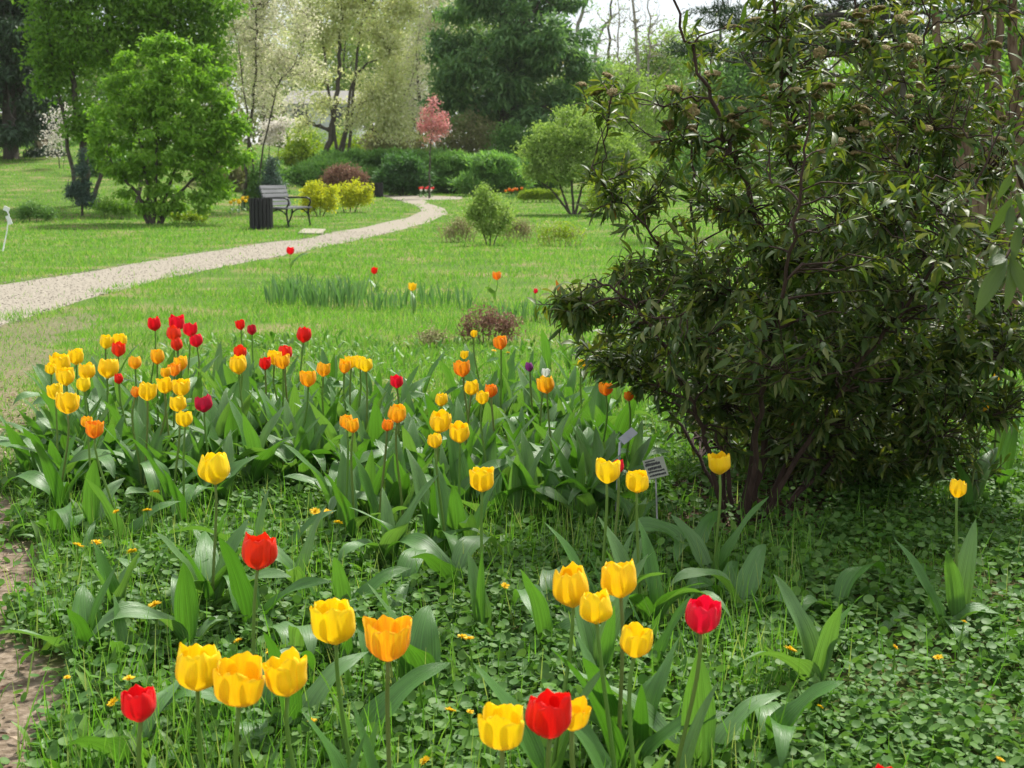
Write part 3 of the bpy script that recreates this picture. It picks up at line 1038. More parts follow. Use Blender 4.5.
tree("vine_covered_tree", "trunk wrapped in peeling brown vines beyond the viburnum", "tree", 8.5,
     [[(985, 360), (982, 220), (990, 80), (985, -80)], [(1000, 360), (1006, 200), (996, 60), (1004, -80)], [(975, 360), (960, 180), (940, 60), (930, -60)], [(1010, 360), (1020, 140), (1012, 20), (1020, -90)], [(990, 250), (965, 150), (975, 60), (1000, -40)],
      [(1015, 300), (990, 190), (1010, 110), (1030, 20)]],
     [(1000, -40, 70, 40), (1040, 60, 50, 50), (950, -30, 50, 40), (1010, 130, 46, 40)], FO_MID, MAT_BARK_RED, n2=24, n3=80, per=10, size=.06, sigma=.10, r0=.055, r2=.010, r3=.005)

tree("white_blossom_shrub", "loose shrub with white blossom under the big maple's canopy", "shrub", 47, [[(60, 172), (57, 140)], [(63, 172), (68, 130)]], [(58, 130, 14, 20), (66, 115, 10, 14), (52, 148, 8, 10)], FO_WHITE, n2=20, n3=70, per=9, size=.09, sigma=.14, r0=.02, r2=.010, r3=.005)
# junipers
G_JUN = "spreading junipers at the end of the path"
for lab, d, px, by, bl, mt_ in [
    ("low spreading juniper behind the reddish shrub", 52, 310, 193, [(310, 180, 28, 12), (330, 172, 24, 12), (295, 185, 16, 9)], FO_JUNIPER),
    ("flat topped juniper at the foot of the leaning tree", 56, 365, 190, [(350, 158, 36, 8), (385, 160, 28, 9), (330, 168, 20, 8), (372, 175, 24, 10)], FO_JUNIPER),
    ("dark rounded juniper between path end and pink tree", 50, 402, 194, [(404, 168, 18, 14), (398, 180, 20, 12), (418, 182, 14, 10)], FO_JUNIPER_DK),
    ("green juniper fanning out behind the pink tree", 54, 450, 192, [(455, 164, 28, 10), (450, 172, 26, 12), (440, 183, 24, 9), (470, 178, 22, 12)], FO_JUNIPER),
    ("bright spreading juniper next to the orange tulips", 50, 494, 194, [(495, 166, 24, 12), (480, 184, 24, 10), (512, 180, 18, 12)], FO_JUNIPER),
    ("low green juniper in front of the brownish dome shrub", 58, 425, 190, [(425, 166, 28, 9), (405, 160, 24, 9), (440, 160, 20, 9)], FO_JUNIPER),
    ("low juniper spreading at the foot of the yellow green shrub", 55, 330, 191, [(330, 168, 30, 9), (350, 175, 26, 9), (312, 172, 16, 8)], FO_JUNIPER),
    ("dull green juniper closing the gap under the grey shrub", 56, 525, 192, [(530, 172, 24, 14), (550, 176, 20, 12)], FO_JUNIPER),
]:
    tree("juniper", lab, "shrub", d, [[(px, by), (px - 12, by - 14)], [(px + 1, by), (px + 1, by - 20)], [(px + 2, by), (px + 14, by - 14)]], bl, mt_, n2=30, n3=300, per=70, size=.20, asp=.2, sigma=.13,
         r0=.04, droop=-.1, flat=.4, group=G_JUN, r2=.014, r3=.006, follow=1.2)

tree("reddish_shrub", "dome shaped reddish brown twiggy shrub behind the yellow ones", "shrub", 44, [[(343, 196), (335, 175)], [(345, 196), (346, 172)], [(347, 196), (357, 176)]], [(344, 176, 20, 13), (332, 182, 12, 10), (357, 182, 11, 10)],
     FO_REDBROWN, n2=40, n3=260, per=22, size=.07, sigma=.08, r0=.02, r2=.010, r3=.006, bark=MAT_STEMBROWN)
G_YEL = "yellow flowering shrubs by the bench"
tree("yellow_shrub", "bright yellow shrub standing close beside the bench", "shrub", 33, [[(318, 213), (308, 195)], [(320, 213), (320, 188)], [(322, 213), (332, 196)]], [(318, 197, 15, 11), (308, 202, 9, 9), (330, 202, 9, 9), (312, 186, 4, 6), (322, 184, 3, 5), (305, 192, 4, 6), (333, 190, 4, 6)], FO_YELLOW, n2=40, n3=260,
     per=14, size=.060, sigma=.06, r0=.016, r2=.008, r3=.004, group=G_YEL)
tree("yellow_shrub", "bright yellow shrub nearer the path, brown twigs at its side", "shrub", 35, [[(345, 208), (338, 192)], [(350, 208), (352, 188)], [(353, 208), (364, 194)]], [(353, 194, 13, 9), (364, 197, 8, 8), (344, 189, 4, 7), (350, 200, 12, 8), (356, 183, 3, 5), (368, 188, 4, 6)], FO_YELLOW, n2=40, n3=240, per=14,
     size=.060, sigma=.06, r0=.016, r2=.008, r3=.004, group=G_YEL)
tree("round_bush", "rounded light green bush branching low from several dark stems", "shrub", 34,
     [[(571, 211), (560, 185), (545, 160)], [(573, 212), (572, 170), (568, 140)], [(575, 212), (585, 175), (596, 150)], [(577, 212), (600, 185), (620, 165)], [(572, 211), (552, 190), (535, 178)]],
     [(575, 132, 38, 24), (542, 152, 26, 26), (605, 150, 30, 24), (570, 165, 40, 18), (625, 165, 20, 20), (540, 170, 16, 12)], FO_PALEGREEN, n2=50, n3=380, per=44, size=.085, sigma=.095, r0=.035, r2=.012, r3=.005, shell=.7)
tree("thin_bush", "thin pale green bush in the middle of the lawn", "shrub", 20.5, [[(488, 243), (478, 215), (472, 195)], [(490, 243), (492, 210), (490, 186)], [(492, 243), (505, 215), (512, 200)]],
     [(490, 205, 20, 16), (475, 212, 12, 14), (507, 218, 12, 14), (490, 228, 18, 10), (485, 192, 8, 8)], FO_PALEGREEN, n2=30, n3=170, per=26, size=.045, sigma=.055, r0=.010, r2=.005, r3=.003, shell=.8)
G_DRY = "dry stemmed perennials on the lawn"
for lab, px, by, wd, mt_ in [("dry stalky perennial clump left of the thin bush", 458, 242, 20, FO_STRAW), ("dry stalky perennial clump right of the thin bush", 517, 242, 16, FO_STRAW),
                             ("yellowish green half dry perennial clump beside the viburnum", 560, 246, 26, FO_YG)]:
    tree("dry_perennial", lab, "plant", float(at(px, by)[1]), [[(px + s_, by), (px + s_ * 1.5, by - 20)] for s_ in np.linspace(-wd * .7, wd * .7, 9)], [(px - wd * .4, by - 12, wd * .6, 10), (px + wd * .4, by - 13, wd * .6, 11), (px, by - 18, wd * .5, 8)],
         mt_, n2=80, n3=130, per=6, size=.06, asp=.2, sigma=.05, r0=.006, r2=.005, r3=.003, bark=noisy("dry_stalk_%d" % px, [(.28, .20, .12), (.44, .35, .21)], 30), group=G_DRY, crown_name="leaves")
tree("clipped_hedge", "low clipped green hedge with yellow tips near the orange tulips", "hedge", 43, [[(px, 200), (px, 194)] for px in range(524, 556, 4)], [(px, 194.5, 5, 4.5) for px in range(523, 557, 3)], FO_YG, n2=60, n3=220, per=34, size=.05, asp=.5,
     sigma=.05, r0=.015, r2=.006, r3=.004)
tree("lime_shrub", "low lime yellow shrub behind the tips of the viburnum", "shrub", 32, [[(605, 212), (595, 192)], [(608, 212), (608, 190)], [(612, 212), (625, 192)], [(640, 212), (645, 195)]], [(605, 190, 20, 9), (630, 188, 18, 10), (655, 195, 16, 10), (610, 200, 26, 9)], FO_YG, n2=40, n3=220,
     per=26, size=.055, sigma=.07, r0=.016, r2=.008, r3=.004)
d_ = float(at(490, 343)[1])
tree("dry_shrub", "small reddish brown twiggy shrub half dry in the grass", "shrub", d_, [[(486 + s_, 344), (486 + s_ * 2.2, 310 + abs(s_))] for s_ in (-14, -9, -5, -2, 2, 6, 10, 14)], [(487, 320, 26, 16), (508, 326, 17, 14), (468, 328, 14, 11)], FO_REDBROWN, MAT_BARK_RED, n2=70, n3=220,
     per=5, size=.022, asp=.45, sigma=.02, r0=.005, r2=.0035, r3=.002, shell=.7)
d_ = float(at(432, 346)[1])
tree("dry_tuft", "pale dry tuft of old stalks beside the brown twiggy shrub", "plant", d_, [[(432 + s_, 347), (432 + s_ * 1.8, 330)] for s_ in (-8, -3, 2, 7)], [(432, 336, 18, 8)], FO_STRAW, MAT_STEMBROWN, n2=30, n3=60, per=6, size=.03, asp=.2, sigma=.03, r0=.003, r2=.0025, r3=.0015)
tree("leafy_plant", "dark green leafy plant with white flowers behind the white tag", "plant", float(at(38, 222)[1]), [[(30, 222), (28, 208)], [(36, 222), (38, 206)], [(46, 222), (50, 210)]], [(30, 210, 10, 8), (45, 214, 12, 6), (22, 214, 8, 6)], FO_MID, n2=20, n3=80, per=14, size=.09, asp=.22,
     sigma=.06, r0=.008, r2=.006, r3=.004, droop=-.6)
tree("low_perennial", "low yellow green perennial at the foot of the bushy maple", "plant", 29, [[(180, 220), (178, 212)], [(190, 220), (192, 212)]], [(180, 215, 12, 4), (195, 216, 14, 4)], FO_YG, n2=16, n3=60, per=20, size=.05, sigma=.05, r0=.008, r2=.005, r3=.003)
tree("low_perennial", "strappy green perennial between blue spruce and bushy maple", "plant", 30.5, [[(105, 217), (103, 205)], [(120, 217), (124, 206)]], [(105, 208, 14, 6), (125, 209, 14, 6)], FO_MAPLE, n2=16, n3=70, per=18, size=.12, asp=.15, sigma=.06, r0=.008, r2=.005, r3=.003, droop=-.6)

# a pale building glimpsed between the trunks
MAT_WALLP = noisy("pale_render", [(.50, .52, .55), (.60, .62, .65)], 3, .8)
MAT_WIN = plain("dark_glass", (.05, .06, .07), .15)
MAT_ROOF = noisy("grey_roof", [(.18, .17, .17), (.26, .25, .24)], 5, .8)
c0 = P(322, 175, 100)
gz0 = float(terrain(c0[0], c0[1]))
o = thing("pale_building", "pale grey building glimpsed between trunks beside the leaning tree", "building", (c0[0], c0[1], gz0))
m = M()
box(m, (0, 3, 1.5), (5, 6, 3.2))
m.build("wall", MAT_WALLP, o, smooth=False)
m = M()
m.add([[-2.8, -.3, 3.11], [2.8, -.3, 3.11], [2.8, 6.3, 3.11], [-2.8, 6.3, 3.11], [-2.5, 3, 4.2], [2.5, 3, 4.2], [-2.8, 3, 3.11], [2.8, 3, 3.11]], [[0, 1, 5, 4], [2, 3, 4, 5], [0, 3, 2, 1], [0, 4, 3, 6], [1, 7, 2, 5]])
m.build("roof", MAT_ROOF, o, smooth=False)
for wx in (-1.4, 1.4):
    m = M()
    box(m, (wx, -.02, 2.2), (1.1, .06, 1.4))
    m.build("window", MAT_WIN, o, smooth=False)
# blue and white crate by the fence far left
c0 = P(42, 164, 56)
gz0 = float(terrain(c0[0], c0[1]))
MAT_BLUE = plain("blue_paint", (.10, .22, .55), .4)
MAT_WHITE = noisy("white_paint", [(.70, .71, .72), (.80, .81, .82)], 8, .6)
MAT_TANW = noisy("tan_board", [(.22, .16, .11), (.32, .24, .17)], 6, .8)
o = thing("garden_cabinet", "small tan cabinet with blue top under the dark conifer", "cabinet", (c0[0], c0[1], gz0))
m = M()
box(m, (0, 0, .35), (.42, .4, .7))
m.build("body", MAT_TANW, o, smooth=False)
m = M()
box(m, (.06, 0, .885), (.40, .42, .365))
m.build("lid", MAT_BLUE, o, smooth=False)
m = M()
box(m, (-.24, -.05, .86), (.17, .3, .30))
m.build("side_panel", MAT_WHITE, o, smooth=False)

# ------------------------------------------------------------------ bench, bins, slab
MAT_IRON = plain("black_iron", (.012, .013, .014), .45, .3)
MAT_SLAT = noisy("grey_painted_wood", [(.12, .12, .13), (.20, .20, .21)], 12, .5, .15, stretch=(1, .1, 1))
MAT_BIN = noisy("black_stained_wood", [(.010, .010, .012), (.022, .022, .026)], 14, .55, .2, stretch=(1, 1, .1))
MAT_DARK = plain("dark_liner", (.006, .006, .007), .7)
MAT_STONE = noisy("paving_stone", [(.22, .20, .15), (.33, .30, .235)], 10, .9, .3)
pb = at(287, 226.5)
bench = thing("park_bench", "grey slatted park bench with black iron armrests beside the path", "bench", (pb[0] - .1, pb[1], float(terrain(pb[0], pb[1]))), rad(-13))
bench.scale = (.86, .86, .84)
BL = 1.5                                          # bench runs along its local y, faces local +x
m = M()
for i in range(4):
    box(m, (.02 + i * .125, 0, .45 - .004 * i), (.105, BL, .035))
m.build("seat", MAT_SLAT, bench, smooth=False)
m = M()
for i in range(5):
    zz = .53 + i * .095
    xx = -.06 - (zz - .45) * .30
    box(m, (xx, 0, zz), (.032, BL, .08), Matrix.Rotation(-math.atan(.30), 3, 'Y'))
m.build("backrest", MAT_SLAT, bench, smooth=False)
for s in (-1, 1):
    yy = s * (BL / 2 - .09)
    m = M()
    tube(m, [(-.19, yy, .64), (-.05, yy, .665), (.18, yy, .67), (.36, yy, .665), (.43, yy, .63), (.45, yy, .56), (.42, yy, .49), (.38, yy, .44)], .021, 8)
    m.build("armrest", MAT_IRON, bench)
    for pts in ([(.40, yy, .44), (.37, yy, .30), (.41, yy, .14), (.44, yy, .0)], [(-.02, yy, .44), (.03, yy, .30), (-.06, yy, .14), (-.14, yy, .0)]):
        m = M()
        tube(m, bezier(*[np.array(p) for p in pts], 8), np.linspace(.024, .020, 8), 8)
        box(m, (pts[-1][0], yy, .012), (.07, .05, .022))
        m.build("leg", MAT_IRON, bench)
    m = M()
    tube(m, bezier(np.array((.0, yy, .30)), np.array((.1, yy, .43)), np.array((.28, yy, .43)), np.array((.38, yy, .28)), 10), .016, 8)
    box(m, (.19, yy, .418), (.46, .035, .024))
    tube(m, [(-.05, yy, .42), (-.10, yy, .60), (-.215, yy, .94)], .018, 8)
    m.build("side_frame", MAT_IRON, bench)


def bin_(px, py, wpx, hpx, label):
    p = at(px, py)
    s = p[1] / F
    wd, ht = wpx * s, hpx * s
    o = thing("litter_bin", label, "litter bin", (p[0], p[1], float(terrain(p[0], p[1]))), .3, "litter bins along the path")
    m = M()
    n = 18
    for i in range(n):
        a = i / n * 6.2832
        r = wd / 2 - .02
        box(m, (r * math.cos(a), r * math.sin(a), ht / 2 + .01), (.022, 2 * 3.1416 * r / n * .80, ht), Matrix.Rotation(a, 3, 'Z'))
    m.build("slat_casing", MAT_BIN, o, smooth=False)
    m = M()
    th = np.linspace(0, 6.2832, 25)
    tube(m, [(0, 0, .02), (0, 0, .05), (0, 0, ht * .6), (0, 0, ht - .03)], wd / 2 - .05, 16)
    m.build("liner", MAT_DARK, o)
    m = M()
    tube(m, [((wd / 2 - .035) * math.cos(a), (wd / 2 - .035) * math.sin(a), ht - .01) for a in th], .014, 6)
    m.build("rim", MAT_DARK, o)


bin_(261.5, 229, 24, 30, "black slatted litter bin standing close to the bench")
bin_(377, 197.5, 13, 14.5, "small looking black litter bin at the far bend of the path")
m = M()
q = [at(*p) for p in slab_poly]
top = [(p[0], p[1], float(terrain(p[0], p[1])) + .03) for p in q]
bot = [(p[0], p[1], float(terrain(p[0], p[1])) - .05) for p in q]
m.add(top + bot, [[0, 1, 2, 3], [4, 7, 6, 5], [0, 4, 5, 1], [1, 5, 6, 2], [2, 6, 7, 3], [3, 7, 4, 0]])
tag(m.build("stone_slab", MAT_STONE, smooth=False), "flat pale stone slab let into the lawn at the bench front", "slab")

# ------------------------------------------------------------------ plant tags
MAT_TAG = noisy("weathered_tag", [(.24, .26, .20), (.33, .34, .28)], 25, .6)
MAT_TAGGREY = noisy("grey_plastic_tag", [(.36, .37, .42), (.46, .47, .52)], 18, .5)
MAT_PRINT = plain("black_print", (.02, .02, .022), .6)
MAT_STAKE = plain("dull_metal_stake", (.30, .30, .30), .45, .5)


def oriented(px, py, Y, roll, yaw=0., tilt=0.):
    return P(px, py, Y), Matrix.Rotation(rad(yaw), 3, 'Z') @ Matrix.Rotation(rad(tilt), 3, 'X') @ Matrix.Rotation(rad(roll), 3, 'Y')


Y0 = 3.62
c, rt = oriented(655.5, 468, Y0, -14, 0, -28)
s = Y0 / F
gb = np.array([c[0] + .01, c[1] + .01, float(terrain(c[0], c[1]))])
o = thing("plant_label", "weathered square plant label with dark printed lines under the viburnum", "plant label", gb)
rm = np.array(rt)
m = M()
box(m, c - gb, (22 * s, .002, 21 * s), rt)
m.build("plate", MAT_TAG, o, smooth=False)
m = M()                                               # worn, unreadable lines of print
rp = np.random.default_rng(8)
for z_, x0, x1, hgt in ((8, -9, 1, 1.6), (4.6, -9.5, 6, 3.4), (0, -8, 6, 3.2), (-3.6, -8.5, 8.5, 2.0), (-7.4, -8, 7.5, 2.2)):
    xq = x0
    while xq < x1:
        wq = rp.uniform(.7, 1.5)
        hq = hgt * rp.uniform(.65, 1)
        box(m, c - gb + rm @ np.array([(xq + wq / 2) * s, -.0022, (z_ + rp.uniform(-.2, .2)) * s]), (wq * s, .0012, hq * s), rt)
        xq += wq + rp.uniform(.15, .5)
m.build("print", MAT_PRINT, o, smooth=False)
m = M()
tube(m, [(0, 0, -.02), tuple((c - gb) * .6), tuple(c - gb + np.array([0, .004, 0]))], .0025, 6)
m.build("stake", MAT_STAKE, o)
Y0 = 3.75
c, rt = oriented(628, 436, Y0, -38, 10, -35)
s = Y0 / F
b0 = at(612, 522)
gb = np.array([b0[0], Y0 - .03, float(terrain(b0[0], Y0))])
o = thing("plant_label", "blank tilted grey plant label on a long pale stake", "plant label", gb)
m = M()
box(m, c - gb, (20 * s, .003, 9 * s), rt)
m.build("plate", MAT_TAGGREY, o, smooth=False)
m = M()
e = P(620, 443, Y0) - gb
tube(m, [(0, 0, -.03), tuple(e * .5), tuple(e), tuple(c - gb + np.array([0, .006, 0]))], .0042, 6)
m.build("stake", MAT_TAGGREY, o)
b0 = at(2, 251)
Y0 = b0[1]
s = Y0 / F
o = thing("plant_label", "bent white plant label on a thin leaning stake by the lawn", "plant label", b0)
m = M()
c, rt = oriented(6.5, 209, Y0, 25)
box(m, c - b0, (6 * s, .01, 4.5 * s), rt)
m.build("plate", MAT_WHITE, o, smooth=False)
m = M()
c, rt = oriented(9, 220, Y0, 68)
box(m, c - b0, (9 * s, .01, 3.8 * s), rt)
m.build("hanging_plate", MAT_WHITE, o, smooth=False)
m = M()
tube(m, [(0, 0, -.04), tuple(P(7, 231, Y0) - b0), tuple(P(9, 215, Y0) - b0), tuple(P(6, 209, Y0) - b0)], .008, 6)
m.build("stake", MAT_WHITE, o)

# ------------------------------------------------------------------ the big viburnum
MAT_VIB = foliage("viburnum_leaf", [(.034, .070, .015), (.054, .098, .021), (.086, .126, .030), (.15, .165, .050)], .50, .36, (1.9, 1.9, .5), .38)
MAT_VIB_OLD = foliage("viburnum_old_leaf", [(.55, .28, .02), (.35, .06, .02), (.6, .36, .04)], .5, .3, (1, 1, 1))
MAT_BUD = foliage("viburnum_bud", [(.19, .14, .06), (.26, .19, .085), (.17, .17, .06)], .8, .1, (1, 1, 1))
VY = float(at(742, 522)[1])
vb = np.array([*P(742, 500, VY)[:2], 0.0])
vb[2] = float(terrain(vb[0], vb[1]))
vib = thing("viburnum", "huge dark leathery leaved viburnum shrub with many stems and brownish buds", "shrub", vb)


def vl(pts, r):
    q = [P(p[0], p[1], VY + p[2]) for p in pts]
    q[0][2] = float(terrain(q[0][0], q[0][1])) - .03
    n = len(q)
    return (q, [r * .62 * (1 - .72 * i / (n - 1)) for i in range(n)])


stems = [
    vl([(738, 520, -.02), (760, 400, .0), (787, 296, .02), (735, 157, .0), (717, 117, -.02), (690, 50, -.05), (671, -10, -.08)], .017),
    vl([(748, 520, .04), (775, 380, .06), (790, 295, .06), (807, 235, .06), (795, 165, .06), (780, 60, .05), (770, -60, .05)], .017),
    vl([(760, 518, .06), (800, 430, .10), (847, 340, .14), (885, 245, .18), (915, 140, .2), (930, 20, .2)], .017),
    vl([(756, 520, -.05), (820, 420, -.15), (880, 340, -.25), (950, 250, -.3), (1000, 130, -.3)], .014),
    vl([(730, 520, .05), (715, 400, .15), (700, 300, .25), (690, 180, .3), (700, 60, .3)], .014),
    vl([(728, 522, -.04), (700, 420, -.15), (660, 340, -.25), (620, 290, -.3), (590, 280, -.32)], .012),
    vl([(732, 521, .1), (690, 440, .25), (640, 370, .4), (600, 330, .45)], .011),
    vl([(750, 519, .12), (780, 390, .3), (830, 260, .5), (860, 100, .6), (850, -60, .6)], .016),
    vl([(765, 519, .02), (850, 440, .05), (940, 370, .08), (1030, 320, .1)], .012),
    vl([(735, 521, .03), (722, 400, .0), (690, 300, -.03), (645, 225, -.06), (604, 186, -.08)], .011),
    vl([(744, 521, -.08), (760, 420, -.25), (775, 320, -.4), (800, 210, -.5), (810, 100, -.5)], .014),
    vl([(770, 518, .1), (860, 420, .3), (960, 300, .5), (1040, 180, .5)], .014),
]
VS = VY / F
vbl = []
for cx, cy, rx, ry, dd, wt in [
    (790, 270, 165, 105, 0, 1.3), (845, 110, 185, 110, .05, .75), (780, 10, 110, 70, .1, .30), (930, 200, 150, 150, .1, .62), (655, 285, 80, 50, -.15, 1.0), (695, 140, 66, 80, 0, .62), (615, 92, 45, 24, -.05, .35),
    (970, 345, 110, 75, .05, 1.6), (735, 385, 110, 50, -.05, 1.1), (640, 345, 85, 42, .05, 1.0), (860, 380, 130, 62, .0, 1.7), (690, 50, 50, 50, .1, .18), (590, 300, 48, 24, -.2, .6), (950, 60, 120, 90, .2, .32), (900, -40, 150, 60, .2, .25),
    (650, 190, 50, 60, .05, .7), (910, 432, 95, 36, .1, 1.1), (1010, 400, 70, 34, .1, .5), (800, 430, 100, 34, .15, .8), (860, 455, 110, 32, .15, .9), (940, 455, 80, 30, .1, .8), (760, 435, 60, 28, -.05, .5), (572, 316, 42, 28, -.15, 1.3), (556, 304, 24, 18, -.15, 1.0), (610, 350, 50, 24, -.1, .9), (600, 100, 40, 20, -.1, .3), (615, 190, 36, 40, -.1, .75), (840, 420, 150, 50, .35, 1.0), (820, 380, 190, 75, .75, 1.2), (850, 320, 200, 100, .85, .8), (870, 440, 150, 40, .7, 1.1), (760, 420, 110, 46, .55, .9), (830, 200, 180, 120, .8, .22), (840, 463, 110, 22, .35, 1.1), (780, 455, 80, 24, .6, .9), (900, 470, 80, 18, .5, .8), (1000, 270, 80, 110, .2, .55), (660, 340, 70, 50, .3, .8), (750, 340, 150, 60, -.35, .7), (890, 240, 140, 100, -.4, .5),
]:
    vbl.append((P(cx, cy, VY + dd), (rx * VS, max(rx * VS * .75, .12), ry * VS), wt))
mt, mc = M(), M()
tips, dirs = grow(mt, stems, vbl, 220, 3500, .0055, .0020, .55, 7, up=.25, rise=.7, wob=.03)
TPLS = [leaf6(.23, .28, .16, 6), leaf6(.27, .45, .10, 6), leaf6(.20, .12, .22, 6)]
per = 13
n = len(tips) * per
p = np.repeat(tips, per, 0)
dd = np.repeat(dirs, per, 0)
ring = np.tile(np.arange(per), len(tips))
back = (ring // 2) * .013 + R.random(n) * .008
p = p - dd * back[:, None]
side = rand_dirs(n)
side -= dd * (side * dd).sum(1)[:, None]
side /= np.linalg.norm(side, axis=1)[:, None] + 1e-9
d = side * .85 + dd * .75
d[:, 2] -= .05 + .45 * R.random(n)
rot = frames(d, np.array([0, 0, 1.0]) + R.normal(size=(n, 3)) * .5)
sz = (.024 + .036 * R.random(n) ** 1.3)
for i, tp in enumerate(TPLS):
    q = (np.arange(n) % 3 == i) & (p[:, 2] > .07)
    scatter(mc, *tp, p[q], rot[q], sz[q])
mt.build("stems", MAT_STEMBROWN, vib, origin=vb)
mc.build("leaves", MAT_VIB, vib, origin=vb)
m = M()
q = R.choice(n, 26, replace=False)
scatter(m, *TPLS[0], p[q] + R.normal(size=(26, 3)) * .01, rot[q], np.full(26, .045))
m.build("old_leaves", MAT_VIB_OLD, vib, origin=vb)
# bud clusters at upper twig tips
mbud = M()
k = 90
dv_ = rand_dirs(k, .6)
dv_[:, 2] = np.abs(dv_[:, 2]) * .5
pp = dv_ * np.array([.024, .024, .016])
s_ = .0035 + .002 * R.random(k)
bx_v = np.array([[x, y, z] for x in (-1, 1) for y in (-1, 1) for z in (-1, 1)], float) * .8
bx_f = np.array([[0, 1, 3, 2], [4, 6, 7, 5], [0, 4, 5, 1], [2, 3, 7, 6], [0, 2, 6, 4], [1, 5, 7, 3]])
scatter(mbud, bx_v, bx_f, np.zeros((8, 2)), pp, frames(rand_dirs(k), rand_dirs(k)), s_)
for a in range(7):
    e = np.array([math.cos(a * .9) * .016, math.sin(a * .9) * .016, .008])
    tube(mbud, [(0, 0, -.018), tuple(e)], .0012, 4)
bud_me = mbud.mesh("flower_cluster", MAT_BUD)
hi = np.where((tips[:, 2] > 1.0))[0]
hi = hi[np.argsort(tips[hi, 1] + R.random(len(hi)) * .5)][:99]
for i in hi:
    ob = link("flower_cluster", bud_me, vib)
    ob.location = Vector(tips[i] + dirs[i] * .012 - vb)
    q_ = R.uniform(.42, .85)
    ob.scale = (q_, q_, q_ * R.uniform(.7, 1.2))
    ob.rotation_euler = (R.normal() * .4, R.normal() * .4, R.random() * 6)

# second shrub standing just outside the frame, one sprig hanging in
sb = np.array([1.06, 2.62, 0.0])
sb[2] = float(terrain(sb[0], sb[1]))
o = thing("overhanging_sprig", "leafy sprig with large drooping leaves reaching in at the right edge", "shrub", sb)
mt, mc = M(), M()
s1 = [sb + np.array([0, 0, -.03]), sb + np.array([.02, -.08, .5]), P(1058, 225, 2.42), P(1022, 185, 2.36), P(1015, 160, 2.34)]
s2 = [s1[2], P(1030, 235, 2.34), P(1010, 250, 2.32), P(1006, 258, 2.31)]
tube(mt, s1, [.010, .008, .006, .004, .003], 8)
tube(mt, s2, [.005, .004, .003, .002], 6)
lp = [(1007, 259, 974, 312, .30), (1011, 258, 1011, 312, .3), (1010, 256, 1030, 300, .3), (1012, 198, 990, 236, .3), (1016, 195, 1040, 240, .3), (1012, 205, 1008, 235, .3), (1014, 172, 996, 200, .3), (1016, 165, 1042, 190, .3), (1006, 256, 990, 262, .3),
      (1020, 225, 1012, 262, .3), (1022, 200, 1050, 225, .3), (1015, 160, 1005, 140, .3), (1015, 160, 1030, 140, .3)]
tp = leaf6(.26, .14, .14, 8)
for (x0, y0, x1, y1, _) in lp:
    a, b = P(x0, y0, 2.33), P(x1, y1, 2.30 + R.normal() * .02)
    L = np.linalg.norm(b - a)
    rot = frames((b - a)[None], np.array([[R.normal() * .3, -.8, .7]]))
    scatter(mc, *tp, a[None], rot, np.array([max(L, .05)]))
mt.build("stems", MAT_STEMBROWN, o, origin=sb)
MAT_SPRIG = foliage("sprig_leaf", [(.050, .090, .020), (.070, .115, .027), (.06, .10, .02)], .5, .30, (1.7, 1.8, .6), .4, .12)
mc.build("leaves", MAT_SPRIG, o, origin=sb)

# ------------------------------------------------------------------ tulips
def tulip_leaf(L, W, el0, bend, fold=.35, wave=.05, twist=0.0, nl=16, nw=7, seed=0):
    g = np.random.default_rng(seed)
    t = np.linspace(0, 1, nl)
    ang = rad(el0) - rad(bend) * t ** 1.5
    ds = L / (nl - 1)
    y = np.concatenate([[0], np.cumsum(np.cos(ang[:-1]) * ds)])
    z = np.concatenate([[0], np.cumsum(np.sin(ang[:-1]) * ds)])
    wd = W / 2 * (np.sin(np.pi * np.clip(t, 0, 1) ** .72) ** .75 * .92 + .30 * (1 - t) ** 2)
    wd[-1] = W * .01
    u = np.linspace(-1, 1, nw)
    v = np.zeros((nl, nw, 3))
    uv = np.zeros((nl, nw, 2))
    ph = g.random() * 6
    for i in range(nl):
        nrm = np.array([0, -math.sin(ang[i]), math.cos(ang[i])])
        tw = twist * t[i]
        fd = fold * (1 - .75 * t[i]) + .9 * (1 - t[i]) ** 3
        for j in range(nw):
            lx = u[j] * wd[i] * math.cos(min(1.2, fd * abs(u[j])))
            lift = wd[i] * abs(u[j]) ** 1.3 * math.sin(min(1.2, fd)) + 2.2 * wave * wd[i] * math.sin(t[i] * 13 + ph + (1.7 if u[j] > 0 else 0)) * abs(u[j]) ** 2
            v[i, j] = np.array([lx * math.cos(tw), y[i], z[i]]) + nrm * lift + np.array([0, 0, 1]) * lx * math.sin(tw)
            uv[i, j] = (.5 + .5 * u[j], t[i])
    m = M()
    m.add(v.reshape(-1, 3), grid_faces(nl, nw), uv.reshape(-1, 2))
    return m.mesh("leaf", MAT_TLEAF)


